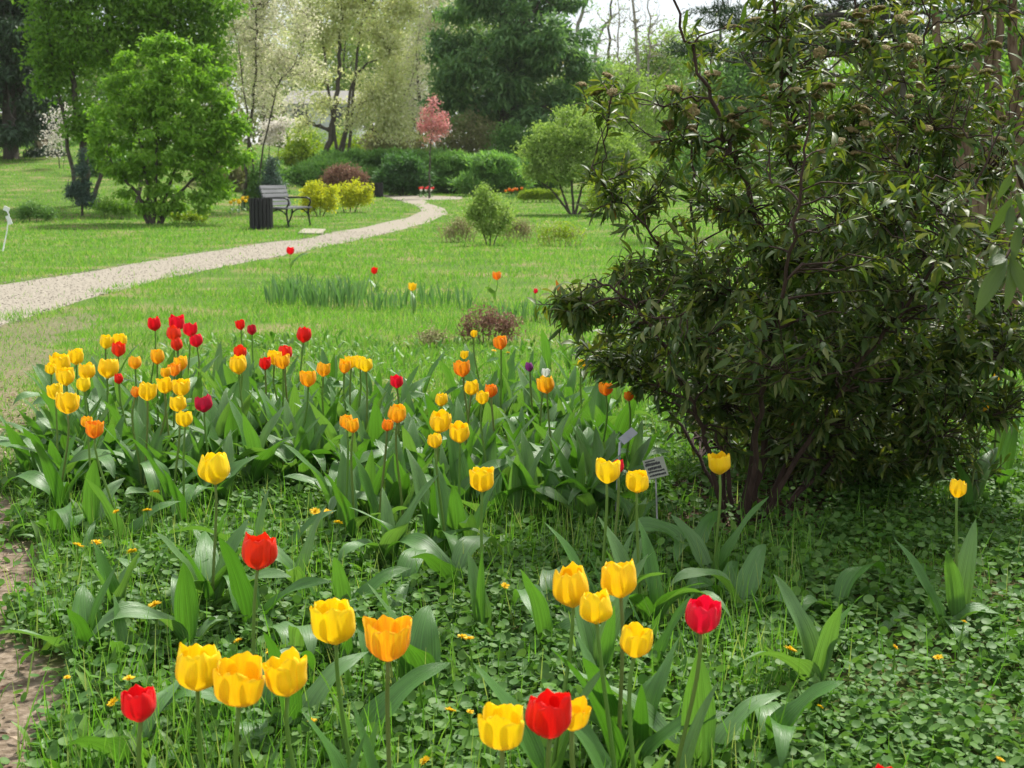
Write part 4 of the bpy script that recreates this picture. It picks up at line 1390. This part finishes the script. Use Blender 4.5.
LIB = {'U': [], 'A': [], 'S': [], 'N': [], 'B': [], 'F': []}
for i in range(7):
    g = np.random.default_rng(100 + i)
    LIB['U'].append(tulip_leaf(.23 + .05 * g.random(), .048 + .016 * g.random(), 78 + 6 * g.random(), 28 + 20 * g.random(), .45, .07, g.normal() * .6, seed=i))
    LIB['A'].append(tulip_leaf(.25 + .05 * g.random(), .054 + .016 * g.random(), 72 + 8 * g.random(), 120 + 40 * g.random(), .30, .10, g.normal() * .4, seed=i + 20))
    LIB['S'].append(tulip_leaf(.22 + .06 * g.random(), .048 + .016 * g.random(), 56 + 10 * g.random(), 52 + 30 * g.random(), .40, .08, g.normal() * .6, seed=i + 40))
    LIB['N'].append(tulip_leaf(.22 + .06 * g.random(), .024 + .012 * g.random(), 80 + 6 * g.random(), 18 + 16 * g.random(), .5, .05, g.normal() * .8, seed=i + 60))
    LIB['B'].append(tulip_leaf(.20 + .03 * g.random(), .085 + .015 * g.random(), 80 + 6 * g.random(), 60 + 30 * g.random(), .5, .06, g.normal() * .3, seed=i + 80))
    LIB['F'].append(tulip_leaf(.17 + .04 * g.random(), .050 + .016 * g.random(), 60 + 10 * g.random(), 150 + 30 * g.random(), .2, .10, g.normal() * .3, seed=i + 90))


def add_leaf(root, kind, az, sc, off=.008):
    o = link("leaf", random.choice(LIB[kind]), root)
    o.location = (math.cos(az) * off, math.sin(az) * off, 0.0)
    o.rotation_euler = (R.normal() * .06, R.normal() * .06, az - math.pi / 2)
    o.scale = (sc * R.uniform(.9, 1.12), sc, sc)
    return o


def flower_mesh(wd, ht, op, nu, nv, mat, seed):
    g = np.random.default_rng(seed)
    m = M()
    v = 1 - (1 - np.linspace(0, 1, nv)) ** 1.45
    u = np.linspace(-1, 1, nu)
    rmax = wd / 2
    opj = g.normal() * .18
    for k in range(6):
        inner = k % 2
        a0 = k * math.pi / 3 + g.normal() * .10
        hk = ht * (.97 + .05 * inner + g.normal() * .055)
        o_ = op + opj + g.normal() * .13
        r = np.where(v < .45, np.sin(np.pi / 2 * np.clip(v / .45, 0, 1)) ** .62, 1 + (v - .45) * 0)
        tipr = .80 + .40 * o_
        r = np.where(v >= .45, 1 + (tipr - 1) * ((v - .45) / .55) ** 1.6, r)
        r = r * rmax * (.87 if inner else 1.0)
        r[0] = .004
        sh = np.where(v < .5, .62 + .38 * np.sin(np.pi / 2 * v / .5), np.clip(1 - ((v - .5) / .5) ** 4.5, 0, 1) ** .45)
        sh[-1] = .34
        vv = np.zeros((nu, nv, 3))
        uv = np.zeros((nu, nv, 2))
        ph = g.random() * 6
        for i in range(nu):
            for j in range(nv):
                th = a0 + u[i] * sh[j] * 0.80
                rr = r[j] * (1 - .11 * u[i] ** 2 * min(1, v[j] / .3)) - (.035 * rmax * (1 - abs(u[i])) ** 2 * -1) * (v[j] > .2)
                rr += .030 * rmax * math.sin(v[j] * 9 + ph + u[i] * 3) * v[j]
                zz = hk * (v[j] - .035 * abs(u[i]) ** 2 * v[j] ** 6) + .03 * ht * math.sin(u[i] * 4 + ph) * v[j] ** 3
                vv[i, j] = (math.cos(th) * rr, math.sin(th) * rr, zz)
                uv[i, j] = (.5 + .499 * u[i] * sh[j] + k, v[j])
        m.add(vv.reshape(-1, 3), grid_faces(nu, nv), uv.reshape(-1, 2))
    return m.mesh("flower", mat)


NF = [0]


def tulip(px, py, wpx, c, label, h=.33, op=.25, leaves="US", asp=.92, group=None, name="tulip", lean=None, sc=1.0):
    NF[0] += 1
    p = at(px, py, h)
    s = p[1] / F
    wd = min(max(wpx * s * .97, .030), .085)
    ht = wd * asp
    z0 = float(terrain(p[0], p[1]))
    lx = R.normal() * .022 if lean is None else lean
    base = np.array([p[0] + lx, p[1] + R.normal() * .015, z0])
    o = thing(name, label, "tulip", base, group=group)
    top = np.array([p[0], p[1], z0 + h - ht * .5]) - base
    m = M()
    near = p[1] < 4.2
    n = 10 if near else 6
    bow = np.array([R.normal() * .012, R.normal() * .012, 0])
    q = bezier(np.array([0, 0, -.02]), np.array([0, 0, top[2] * .35]) + bow, top * np.array([1, 1, .7]) - bow, top, n)
    tube(m, q, np.linspace(.0036, .0028, n) * (1 if near else 1.15), 8 if near else 5)
    m.build("stem", MAT_STEM, o)
    fm = flower_mesh(wd, ht, op, 9 if near else 6, 12 if near else 8, PET[c], NF[0] * 7 + 3)
    fo = link("flower", fm, o)
    fo.location = Vector(top)
    ax = q[-1] - q[-2]
    fo.rotation_euler = Vector(ax + np.array([0, 0, .02])).to_track_quat('Z', 'X').to_euler()
    fo.rotation_euler.rotate_axis('Z', R.random() * 6.28)
    fo.rotation_euler.rotate_axis('X', R.normal() * .10)
    a0 = R.random() * 6.28
    for i, kd in enumerate(leaves):
        add_leaf(o, kd, a0 + i * (6.28 / max(1, len(leaves))) + R.normal() * .4, sc * R.uniform(.78, 1.05))
    return o


TULIPS = [
    # front of the bed
    (197, 669, 52, 'y', "yellow tulip of the low front trio, the one toward the bare soil", .33, .35, "US"),
    (238, 684, 54, 'y', "wide open yellow tulip, middle and lowest of the front trio", .33, .55, "SN"),
    (287, 677, 46, 'y', "yellow tulip of the low front trio, next to the taller solitary one", .33, .35, "UN"),
    (336, 624, 48, 'y', "large yellow tulip standing between the front trio and the streaked one", .33, .45, "NU"),
    (388, 641, 48, 'o', "yellow tulip streaked orange at its base, before a broad dark leaf", .33, .6, "NS"),
    (140, 706, 38, 'r', "small red tulip alone at the foot of the front yellow trio", .31, .45, "US"),
    (257, 553, 39, 'r', "red tulip alone above arching leaves, upper neighbour of the big yellow ones", .33, .35, "AFA"),
    (573, 588, 41, 'y', "tall yellow tulip with smooth closed cup, highest pair, toward the path", .34, .05, "UU"),
    (621, 581, 40, 'y', "tall yellow tulip of the highest pair, toward the shrub", .34, .15, "US"),
    (597, 608, 37, 'y', "yellow tulip tucked just below the tall closed pair", .33, .2, "UN"),
    (634, 642, 36, 'y', "smaller yellow tulip beneath the tall pair, nearest the lone red one", .32, .3, "UU"),
    (701, 617, 39, 'r', "big red tulip standing alone in front of the shaded ground", .33, .2, "NS"),
    (502, 729, 50, 'y', "yellow tulip at the bottom edge beside the large red one", .33, .5, "S"),
    (550, 716, 52, 'r', "large red tulip at the bottom edge overlapping a yellow one", .33, .35, "U"),
    (572, 717, 32, 'y', "yellow tulip mostly hidden behind the large red one at the bottom edge", .31, .3, "U"),
    (882, 783, 34, 'r', "red tulip whose tip just shows at the bottom edge under the shrub", .28, .2, "S"),
    # middle of the bed
    (215, 469, 35, 'y', "lone full yellow tulip on a tall stem above the red one", .34, .15, "UUS"),
    (482, 480, 27, 'y', "lone yellow tulip with open cup in the middle of the leaf bed", .34, .45, "UN"),
    (607, 472, 27, 'y', "yellow tulip with a red one peeping out behind, by the grey label stake", .34, .35, "US"),
    (618, 467, 13, 'r', "red tulip hidden behind a yellow one at the grey label stake", .33, .2, "U"),
    (637, 482, 25, 'y', "yellow tulip just before the square printed plant label", .33, .3, "US"),
    (720, 464, 24, 'y', "yellow tulip on a long bare stem before the viburnum stems", .31, .4, "SNU"),
    (957, 489, 18, 'y', "small yellow tulip alone at the sunny end of the viburnum shade", .31, .0, "UU"),
    (983, 405, 14, 'o', "orange yellow tulip half hidden under the viburnum's outer branches", .33, .5, "US"),
    (998, 376, 8, 'y', "yellow tulip speck between viburnum leaves above the orange one", .33, .3, "U"),
    # clump of yellow ones by the path
    (76, 357, 16, 'y', "yellow tulip, topmost of the dense clump by the path", .34, .1, "UU"),
    (61, 364, 21, 'y', "pale yellow tulip with gleaming petals in the dense clump by the path", .33, .45, "US"),
    (51, 369, 12, 'y', "small yellow tulip at the outermost edge of the clump by the path", .33, .2, "SS"),
    (66, 377, 20, 'y', "yellow tulip in the very middle of the dense clump by the path", .33, .2, "UA"),
    (86, 372, 18, 'y', "yellow tulip on the inner side of the dense clump by the path", .33, .15, "US"),
    (84, 385, 15, 'y', "yellow tulip half covered beneath the inner side of the path clump", .31, .25, "SU"),
    (55, 392, 17, 'y', "deep yellow tulip partly behind the large lowest one of the path clump", .32, .15, "US"),
    (67, 403, 25, 'y', "large yellow tulip, lowest of the dense clump by the path", .33, .3, "UAU"),
    (107, 369, 22, 'y', "golden tulip with broad square cup beside the path clump", .33, .25, "UUS"),
    (105, 342, 14, 'y', "yellow tulip of a close pair above the clump, without red behind", .34, .1, "U"),
    (119, 341, 15, 'y', "yellow tulip of a close pair, covering the top of a red one", .34, .3, "U"),
    (118, 350, 15, 'r', "red tulip squeezed below a pair of yellow ones", .33, .25, "US"),
    (119, 379, 7, 'r', "thin red tulip bud still closed beside the golden square one", .31, -.5, "U"),
    (87, 422, 13, 'o', "orange yellow tulip just above a fiery one at the leaf edge", .31, .2, "US"),
    (94, 430, 19, 'n', "fiery orange tulip with yellow rims low above the leaves", .31, .5, "US"),
    # red group
    (155, 324, 14, 'r', "single red tulip standing just apart from the red bunch toward the path", .36, .1, "U"),
    (177, 323, 17, 'r', "red tulip at the top of the red bunch", .36, .3, "U"),
    (174, 334, 16, 'r', "red tulip in the heart of the red bunch", .35, .2, "U"),
    (190, 330, 15, 'r', "red tulip at the upper inner side of the red bunch", .35, .3, "S"),
    (197, 341, 14, 'r', "red tulip at the end of the red bunch away from the path", .34, .2, "U"),
    (177, 345, 13, 'r', "red tulip hanging lowest in the red bunch", .33, .2, "S"),
    (204, 404, 19, 'c', "crimson tulip tilted beside a pale broad leaf", .32, .15, "BU"),
    # orange and yellow between
    (135, 363, 14, 'o', "small amber tulip between the golden square one and the red bunch", .33, .25, "US"),
    (157, 357, 15, 'o', "plump amber tulip below the red bunch", .34, .0, "UN"),
    (181, 364, 15, 'o', "amber tulip behind the peach one under the red bunch", .34, .15, "US"),
    (174, 370, 14, 'n', "peach orange tulip under the red bunch", .33, .2, "U"),
    (165, 373, 11, 'o', "small orange tulip beside the peach one", .33, .2, "U"),
    (165, 386, 17, 'y', "yellow tulip, path side of the overlapping pair below the peach one", .33, .3, "US"),
    (181, 388, 19, 'y', "yellow tulip, inner side of the overlapping pair below the peach one", .33, .3, "UU"),
    (147, 392, 20, 'y', "yellow tulip with wide cup beside the overlapping yellow pair", .33, .35, "UAS"),
    (135, 392, 7, 'n', "sliver of an orange tulip beside the wide yellow cup", .33, .0, "U"),
    (178, 404, 18, 'y', "yellow tulip beneath the overlapping yellow pair, upper of two", .32, .2, "US"),
    (185, 419, 18, 'y', "yellow tulip beside the crimson one, lower of two", .31, .35, "UA"),
    # centre rows
    (239, 365, 19, 'y', "tall yellow tulip with a red one looking over it", .34, .0, "UU"),
    (240, 353, 14, 'r', "red tulip looking over the top of a tall yellow one", .35, .3, "U"),
    (241, 325, 10, 'r', "small red tulip in the grass, path side of a pair", .34, .0, "S"),
    (252, 330, 10, 'c', "small crimson tulip in the grass, inner side of a pair", .33, .1, "S"),
    (303, 335, 16, 'r', "red tulip standing alone above the middle rows", .35, .1, "U"),
    (274, 358, 16, 'y', "yellow tulip before two red ones, path side of a pair", .34, .3, "US"),
    (283, 362, 16, 'o', "golden tulip before two red ones, inner side of a pair", .33, .4, "U"),
    (265, 364, 13, 'r', "red tulip behind the yellow pair, its lower neighbour", .33, .2, "U"),
    (285, 353, 15, 'r', "red tulip behind the yellow pair, its upper neighbour", .35, .3, "U"),
    (308, 379, 18, 'o', "amber tulip lower of two between the yellow pair and yellow row", .33, .5, "US"),
    (323, 370, 15, 'o', "amber tulip upper of two between the yellow pair and yellow row", .34, .3, "US"),
    (344, 367, 13, 'o', "orange tulip at the path end of the row of four", .34, .1, "U"),
    (351, 362, 14, 'y', "yellow tulip, second from the path in the row of four", .34, .3, "US"),
    (360, 363, 14, 'y', "yellow tulip, third from the path in the row of four", .34, .3, "U"),
    (366, 365, 16, 'y', "yellow tulip at the shrub end of the row of four", .34, .3, "US"),
    (397, 382, 14, 'r', "single red tulip beyond the row of four", .33, .25, "UB"),
    (347, 422, 15, 'o', "flamed amber tulip of an overlapping pair, path side", .32, .1, "US"),
    (353, 426, 15, 'o', "flamed amber tulip of an overlapping pair, shrub side", .32, .4, "U"),
    (397, 414, 20, 'o', "flamed golden tulip above a small orange one", .33, .3, "UA"),
    (387, 425, 13, 'n', "small orange tulip under the flamed golden one", .31, .2, "US"),
    (441, 400, 14, 'y', "yellow tulip above the close trio in the middle", .34, .2, "U"),
    (439, 422, 24, 'y', "large golden tulip on top of the close middle trio", .34, .3, "UNU"),
    (435, 441, 16, 'y', "golden tulip half hidden at the bottom of the close middle trio", .32, .2, "UA"),
    (460, 433, 22, 'y', "golden tulip of the close middle trio, toward the shrub", .33, .45, "US"),
    (471, 388, 16, 'y', "lemon tulip, upper of two beside a small orange one", .34, .4, "U"),
    (482, 398, 14, 'y', "lemon tulip, lower of two under a small orange one", .33, .3, "US"),
    (491, 391, 14, 'n', "small orange tulip beside two lemon ones", .34, .3, "U"),
    (463, 369, 18, 'n', "broad orange tulip under a tiny yellow one", .35, .4, "US"),
    (464, 355, 9, 'y', "tiny yellow tulip over the broad orange one", .34, .4, "N"),
    (474, 334, 6, 'y', "tiny yellow tulip beside the brown twiggy shrub", .30, .3, "N"),
    (501, 343, 15, 'n', "orange tulip in front of the brown twiggy shrub", .36, .2, "U"),
    (547, 385, 19, 'o', "flamed orange and yellow tulip below a white flower", .34, .3, "US"),
    (606, 389, 15, 'n', "dusky orange tulip under the branch tips of the viburnum", .34, .2, "US"),
    (629, 396, 11, 'n', "dim orange tulip deep under the viburnum branches", .33, .3, "U"),
    (581, 364, 9, 'y', "yellow tulip sliver between viburnum twig tips", .33, .5, "U"),
    (530, 367, 6, 'p', "tiny purple tulip in the weeds near a white one", .32, .0, "N"),
    (545, 373, 7, 'w', "tiny white tulip in the weeds near a purple one", .32, .3, "N"),
    (862, 316, 5, 'r', "red tulip dot seen through the viburnum twigs", .34, .2, "U"),
    # scattered over the lawn
    (290, 251, 9, 'r', "single red tulip at the edge of the gravel path", .20, .4, "S"),
    (374, 271, 7, 'r', "single red tulip on the lawn beyond the strap leaves", .20, .4, "S"),
    (412, 287, 9, 'y', "single yellow tulip on the lawn among strap leaves", .20, .4, "S"),
    (497, 276, 9, 'n', "single orange red tulip out on the open lawn", .20, .5, "S"),
    (535, 291, 5, 'r', "small round red tulip near the tip of a viburnum branch", .20, .1, "S"),
    (157, 190, 6, 'r', "bright red tulip between the stems of the bushy maple", .45, .4, "S"),
]
for (px, py, wpx, c, lab, h, op, lv) in TULIPS:
    tulip(px, py, wpx, c, lab, h, op, lv, asp=.92 if op > .1 else 1.02)

# distant little flowers, single meshes
def mini(name, label, px, py, col_, hh, group, wd=.07):
    p = at(px, py)
    m = M()
    tube(m, [(0, 0, -.02), (0, 0, hh)], .006, 4, 1)
    tube(m, [(0, 0, hh - .005), (0, 0, hh + .02), (0, 0, hh + .05), (0, 0, hh + .075)], [.01, wd / 2, wd / 2 * 1.05, wd / 2 * .8], 6, 0)
    for a in (0, 2.1, 4.2):
        v, f, uv = leaf6(.16, .4, .1, 4)
        rot = frames(np.array([[math.cos(a) * .5, math.sin(a) * .5, .85]]), np.array([[0, 0, 1.0]]))
        scatter(m, v, f, uv, np.zeros((1, 3)), rot, np.array([hh * .8]), 1)
    o = m.build(name, [PET[col_], MAT_TLEAF])
    o.location = Vector(p)
    tag(o, label, "flower", group)


for k in range(9):
    mini("red_tulip", "far red tulip in the bunch at the foot of the pink tree", 421 + k * 1.5 + R.normal() * 1, 197.6 + R.normal() * .5, 'r', .22 + .08 * R.random(), "red tulips under the pink tree", .11)
for k in range(3):
    mini("white_tulip", "far white tulip among the red bunch under the pink tree", 421 + k * 5, 197.9, 'w', .22, "white flowers under the pink tree", .09)
for k in range(8):
    mini("orange_tulip", "far orange tulip in the bunch beside the clipped hedge", 506 + k * 2 + R.normal() * 1, 199.5 + R.normal() * .5, 'n', .24 + .08 * R.random(), "orange tulips by the hedge", .10)
for k in range(10):
    mini("yellow_daffodil", "far yellow daffodil in the bunch beside the litter bin", 232 + k * 1.6 + R.normal(), 213 + R.normal() * 1.2, 'y', .20 + .10 * R.random(), "daffodils by the bin", .09)

# ------------------------------------------------------------------ tulip leaf clumps without a flower
def clump(px, py, kinds, label, sc=1.0, group=None, a0=None):
    p = at(px, py)
    o = thing("tulip_leaf_clump", label, "plant", p, group=group)
    a = R.random() * 6.28 if a0 is None else a0
    for i, kd in enumerate(kinds):
        add_leaf(o, kd, a + i * 6.28 / len(kinds) + R.normal() * .3, sc * R.uniform(.85, 1.1))
    return o


for px, py, kinds, sc, a0, lab in [
    (418, 706, "BBU", 1.0, -1.2, "broad dark cupped leaf clump behind the orange streaked tulip"),
    (300, 668, "AFA", .95, .4, "arching leaf clump between the red tulip and the large yellow one"),
    (190, 655, "FAU", .95, 1.0, "clump with a folded over leaf tip above the front yellow trio"),
    (92, 668, "BU", .75, 1.5, "short dark leaf clump close to the bare soil"),
    (118, 628, "BUNU", .80, .9, "upright leaf clump beside a dandelion at the bare soil side"),
    (205, 620, "USUA", .95, .2, "upright leaf clump around the stem of the lone full yellow tulip"),
    (250, 640, "SAU", .95, 0., "spreading leaf clump at the foot of the upper red tulip"),
    (300, 600, "UAS", .85, .7, "slanting leaf clump behind the upper red tulip"),
    (390, 575, "BUUA", .90, -1., "upright rounded leaf clump in the open green carpet"),
    (455, 600, "AAS", .95, .3, "arching leaf clump below the lone open yellow tulip"),
    (470, 560, "UUS", .9, .5, "tall leaf clump at the stem of the lone open yellow tulip"),
    (545, 655, "AUF", .95, 2.4, "glossy arching leaf clump beneath the tall closed pair"),
    (600, 700, "UUN", 1.0, .6, "tall blade leaf clump under the tall closed pair"),
    (612, 768, "UUU", 1.05, .3, "large upright leaf clump at the bottom edge behind the red tulip"),
    (640, 780, "USN", 1.0, 1.1, "slanting blade leaf clump at the bottom edge before the lone red tulip"),
    (655, 640, "UAA", .95, 1.6, "pale leaf clump between the tall pair and the lone red tulip"),
    (740, 625, "FSA", .95, -.6, "drooping broad leaf clump under the long bare stemmed tulip"),
    (690, 575, "AAS", .95, 2.8, "leaf clump at the near rim of the viburnum shade"),
    (818, 700, "BUSU", .95, .9, "large upright leaf clump beside a dandelion in the shaded carpet"),
    (838, 625, "AF", .90, .5, "arching leaf clump lying in the shaded carpet"),
    (945, 640, "UFF", .90, 2.6, "leaf clump at the foot of the small shaded yellow tulip"),
    (775, 765, "FAB", 1.05, 2.0, "wide floppy leaf clump at the bottom edge of the shaded carpet"),
    (700, 790, "SSU", 1.0, .9, "leaf clump at the bottom edge below the lone red tulip"),
    (880, 640, "F", .75, .2, "single curled leaf stub in the shaded carpet"),
    (60, 545, "FAF", 1.0, 3.1, "flattened leaf clump at the soil edge of the bed"),
    (85, 500, "SSAUS", 1.1, 2.6, "big sprawling leaf clump at the soil edge of the bed"),
    (45, 490, "ASU", 1.1, 2.8, "leaf clump reaching out over the bare soil"),
    (165, 520, "SAS", 1.0, .1, "sprawling leaf clump with two dandelions before it"),
    (225, 515, "BUA", .9, .3, "leaf clump right behind the lone full yellow tulip"),
    (290, 755, "SU", .95, .9, "leaf clump at the bottom edge under the front yellow trio"),
    (130, 775, "SS", .9, 1.5, "leaf clump at the bottom edge under the small red tulip"),
    (350, 770, "SU", .95, .6, "leaf clump at the bottom edge under the large solitary yellow tulip"),
    (1000, 500, "UUS", 1.1, .6, "sunlit leaf clump at the outer end of the viburnum"),
    (985, 450, "UUS", 1.1, .9, "sunlit leaf clump behind the outer viburnum branches"),
    (605, 450, "UUAA", 1.1, 1.9, "pale leaf clump behind the grey tilted label"),
    (635, 540, "SAS", .95, .3, "leaf clump at the foot of the printed label"),
]:
    clump(px, py, kinds, lab, sc, a0=a0)
G_MASS = "flowerless tulip leaf clumps massed in the bed"
poly_bed = np.array([(20, 500), (40, 450), (60, 420), (130, 400), (240, 395), (330, 400), (400, 405), (470, 415), (560, 420), (620, 440), (640, 500), (600, 540), (520, 535), (470, 530), (380, 540), (330, 520), (240, 505), (180, 500), (100, 520)], float)
cnt = 0
kinds_pool = ["UUS", "USA", "UAU", "SAS", "UUB", "UNU", "ASU", "UUUA", "BUS", "SSU"]
while cnt < 250:
    px, py = R.uniform(20, 640), R.uniform(395, 540)
    if not inside(poly_bed, np.array([px]), np.array([py]))[0]:
        continue
    clump(px, py, random.choice(kinds_pool), "flowerless grey green tulip leaf clump in the dense bed of leaves", R.uniform(.78, 1.12), G_MASS)
    cnt += 1
for k in range(26):
    clump(R.uniform(420, 620), R.uniform(372, 430), random.choice(["UN", "US", "UU"]), "slim flowerless tulip leaf clump in the weedy strip before the brown shrub", R.uniform(.7, .95), "slim leaf clumps in the weedy strip")

for k in range(26):
    px, py = (R.uniform(60, 500), R.uniform(560, 720)) if k < 18 else (R.uniform(520, 760), R.uniform(560, 700))
    clump(px, py, random.choice(["US", "SA", "UN", "AF", "SN", "US"]), "small flowerless tulip leaf clump sprouting through the round leaved carpet", R.uniform(.55, .9), "small leaf clumps scattered in the carpet")

# strap leaved clumps on the lawn
def strap_clump(px, py, n, h, spread, label, group, mat=MAT_STRAP):
    p = at(px, py)
    m = M()
    az = R.random(n) * 6.28
    r = np.sqrt(R.random(n)) * spread
    pos = np.stack([np.cos(az) * r, np.sin(az) * r, np.zeros(n)], 1)
    d = np.stack([np.cos(az) * .25 * R.random(n), np.sin(az) * .25 * R.random(n), np.ones(n)], 1)
    rot = frames(d, rand_dirs(n, 0, .2))
    tp = leaf6(.07, .25, .1, 6)
    scatter(m, *tp, pos, rot, h * (.7 + .5 * R.random(n)))
    o = m.build("strap_leaf_plant", mat)
    o.location = Vector(p)
    tag(o, label, "plant", group)


for i in range(8):
    strap_clump(282 + i * 11 + R.normal() * 2, 306 + R.normal() * 3, 32, .22, .12, "strap leaved clump in the dense grey green row on the lawn", "dense row of strap leaved clumps")
for i in range(7):
    strap_clump(378 + i * 14 + R.normal() * 3, 309 + R.normal() * 3, 18, .17, .08, "strap leaved clump in the thin loose row beyond the lone yellow tulip", "loose row of strap leaved clumps")
for i in range(5):
    strap_clump(505 + i * 12, 320 + R.normal() * 3, 18, .15, .08, "strap leaved clump in the thin row behind the brown twiggy shrub", "row of strap leaved clumps behind the brown shrub")

# ------------------------------------------------------------------ dandelions
MAT_DAND = foliage("dandelion_ray", [(.80, .52, .01), (.88, .62, .015)], .6, .25, (1, 1, 1))


def dandelion_mesh(seed, full=True):
    g = np.random.default_rng(seed)
    m = M()
    n = 76
    a = g.random(n) * 6.28
    el = np.concatenate([g.uniform(.1, .5, 46), g.uniform(.5, 1.4, 30)])
    d = np.stack([np.cos(a) * np.cos(el), np.sin(a) * np.cos(el), np.sin(el)], 1)
    rot = frames(d, np.array([0, 0, 1.0]) + g.normal(size=(n, 3)) * .1)
    L = np.concatenate([g.uniform(.85, 1.05, 46), g.uniform(.4, .7, 30)])
    scatter(m, *kite(.34, .02), np.zeros((n, 3)), rot, L)
    return m.mesh("flower", MAT_DAND, smooth=False)


DM = [dandelion_mesh(i) for i in range(4)]
for px, py, wpx, lab in [
    (155, 605, 12, "dandelion before the dark leaf of an upright clump by the soil"), (129, 679, 11, "dandelion right above the small red tulip"), (113, 703, 11, "dandelion touching the small red tulip on the soil side"),
    (272, 650, 12, "dandelion between the front trio and the large yellow tulip"), (418, 674, 13, "dandelion in front of the broad dark cupped leaf"), (450, 711, 12, "dandelion alone in the carpet below the broad dark leaf"),
    (462, 637, 9, "dandelion of a close pair beside the broad dark leaf, path side"), (469, 639, 10, "dandelion of a close pair beside the broad dark leaf, shrub side"), (425, 761, 11, "dandelion at the bottom edge below the streaked tulip"),
    (312, 721, 9, "dandelion under the large yellow tulip and the trio"), (238, 641, 8, "faded dandelion just above the front yellow trio"), (78, 546, 11, "dandelion on the flattened leaves at the soil edge"),
    (96, 543, 10, "dandelion just beyond the flattened leaves at the soil edge"), (132, 552, 10, "dandelion by the upright clump near the soil edge"), (147, 511, 9, "dandelion under the slanting leaf in the bed"),
    (155, 493, 9, "dandelion beside a withered stalk in the bed"), (116, 512, 7, "small dandelion under the sprawling clump"), (315, 512, 10, "dandelion of a pair in the bed centre, path side"), (327, 513, 10, "dandelion of a pair in the bed centre, shrub side"),
    (338, 523, 9, "dandelion just below the pair in the bed centre"), (505, 586, 8, "dandelion near the arching leaves of the middle bed"), (790, 650, 13, "dandelion on a tall stalk beside the large clump in shade"),
    (938, 658, 9, "dandelion low in the shaded carpet"), (895, 647, 6, "pale dandelion bud low in the shaded carpet"), (964, 622, 6, "tiny orange yellow dandelion by the shaded clump foot"), (1000, 760, 9, "dandelion in the corner of the shaded carpet"),
    (67, 678, 7, "withered orange dandelion near the bare soil"), (820, 707, 5, "tiny dandelion at the foot of the large shaded clump"), (470, 712, 7, "small dandelion beside the bottom yellow tulip"), (494, 351, 5, "yellow dandelion before the brown twiggy shrub"),
    (508, 353, 4, "tiny yellow dandelion at the base of the orange tulip by the brown shrub"), (275, 402, 5, "tiny yellow dandelion deep in the leaf bed"),
]:
    h = R.uniform(.07, .12)
    p = at(px, py, h)
    s = p[1] / F
    base = np.array([p[0] + R.normal() * .012, p[1] + R.normal() * .012, float(terrain(p[0], p[1]))])
    o = thing("dandelion", lab, "dandelion", base, group="dandelions in the bed")
    top = np.array([p[0], p[1], base[2] + h]) - base
    m = M()
    tube(m, [(0, 0, -.01), tuple(top * .5 + np.array([R.normal() * .004, 0, 0])), tuple(top)], .0016, 6)
    m.build("stem", MAT_WEED, o)
    fo = link("flower", DM[NF[0] % 4], o)
    NF[0] += 1
    fo.location = Vector(top)
    q = max(.007, wpx * s / 2 * 1.3)
    fo.scale = (q, q, q)
    fo.rotation_euler = (R.normal() * .25 + .15, R.normal() * .25, R.random() * 6)

# ------------------------------------------------------------------ the thin spring air
m = M()
box(m, (0, 60, 14.0), (330, 170, 34.0))
mh, th_, oh = nodes("spring_haze")
pv = th_.nodes.new("ShaderNodeVolumePrincipled")
pv.inputs["Color"].default_value = (.93, .95, .97, 1)
pv.inputs["Density"].default_value = .0002
th_.links.new(pv.outputs[0], oh.inputs["Volume"])
tag(m.build("haze", mh, smooth=False), "thin bright haze softening the far trees", "haze", kind="stuff")
C.cycles.volume_bounces = 1
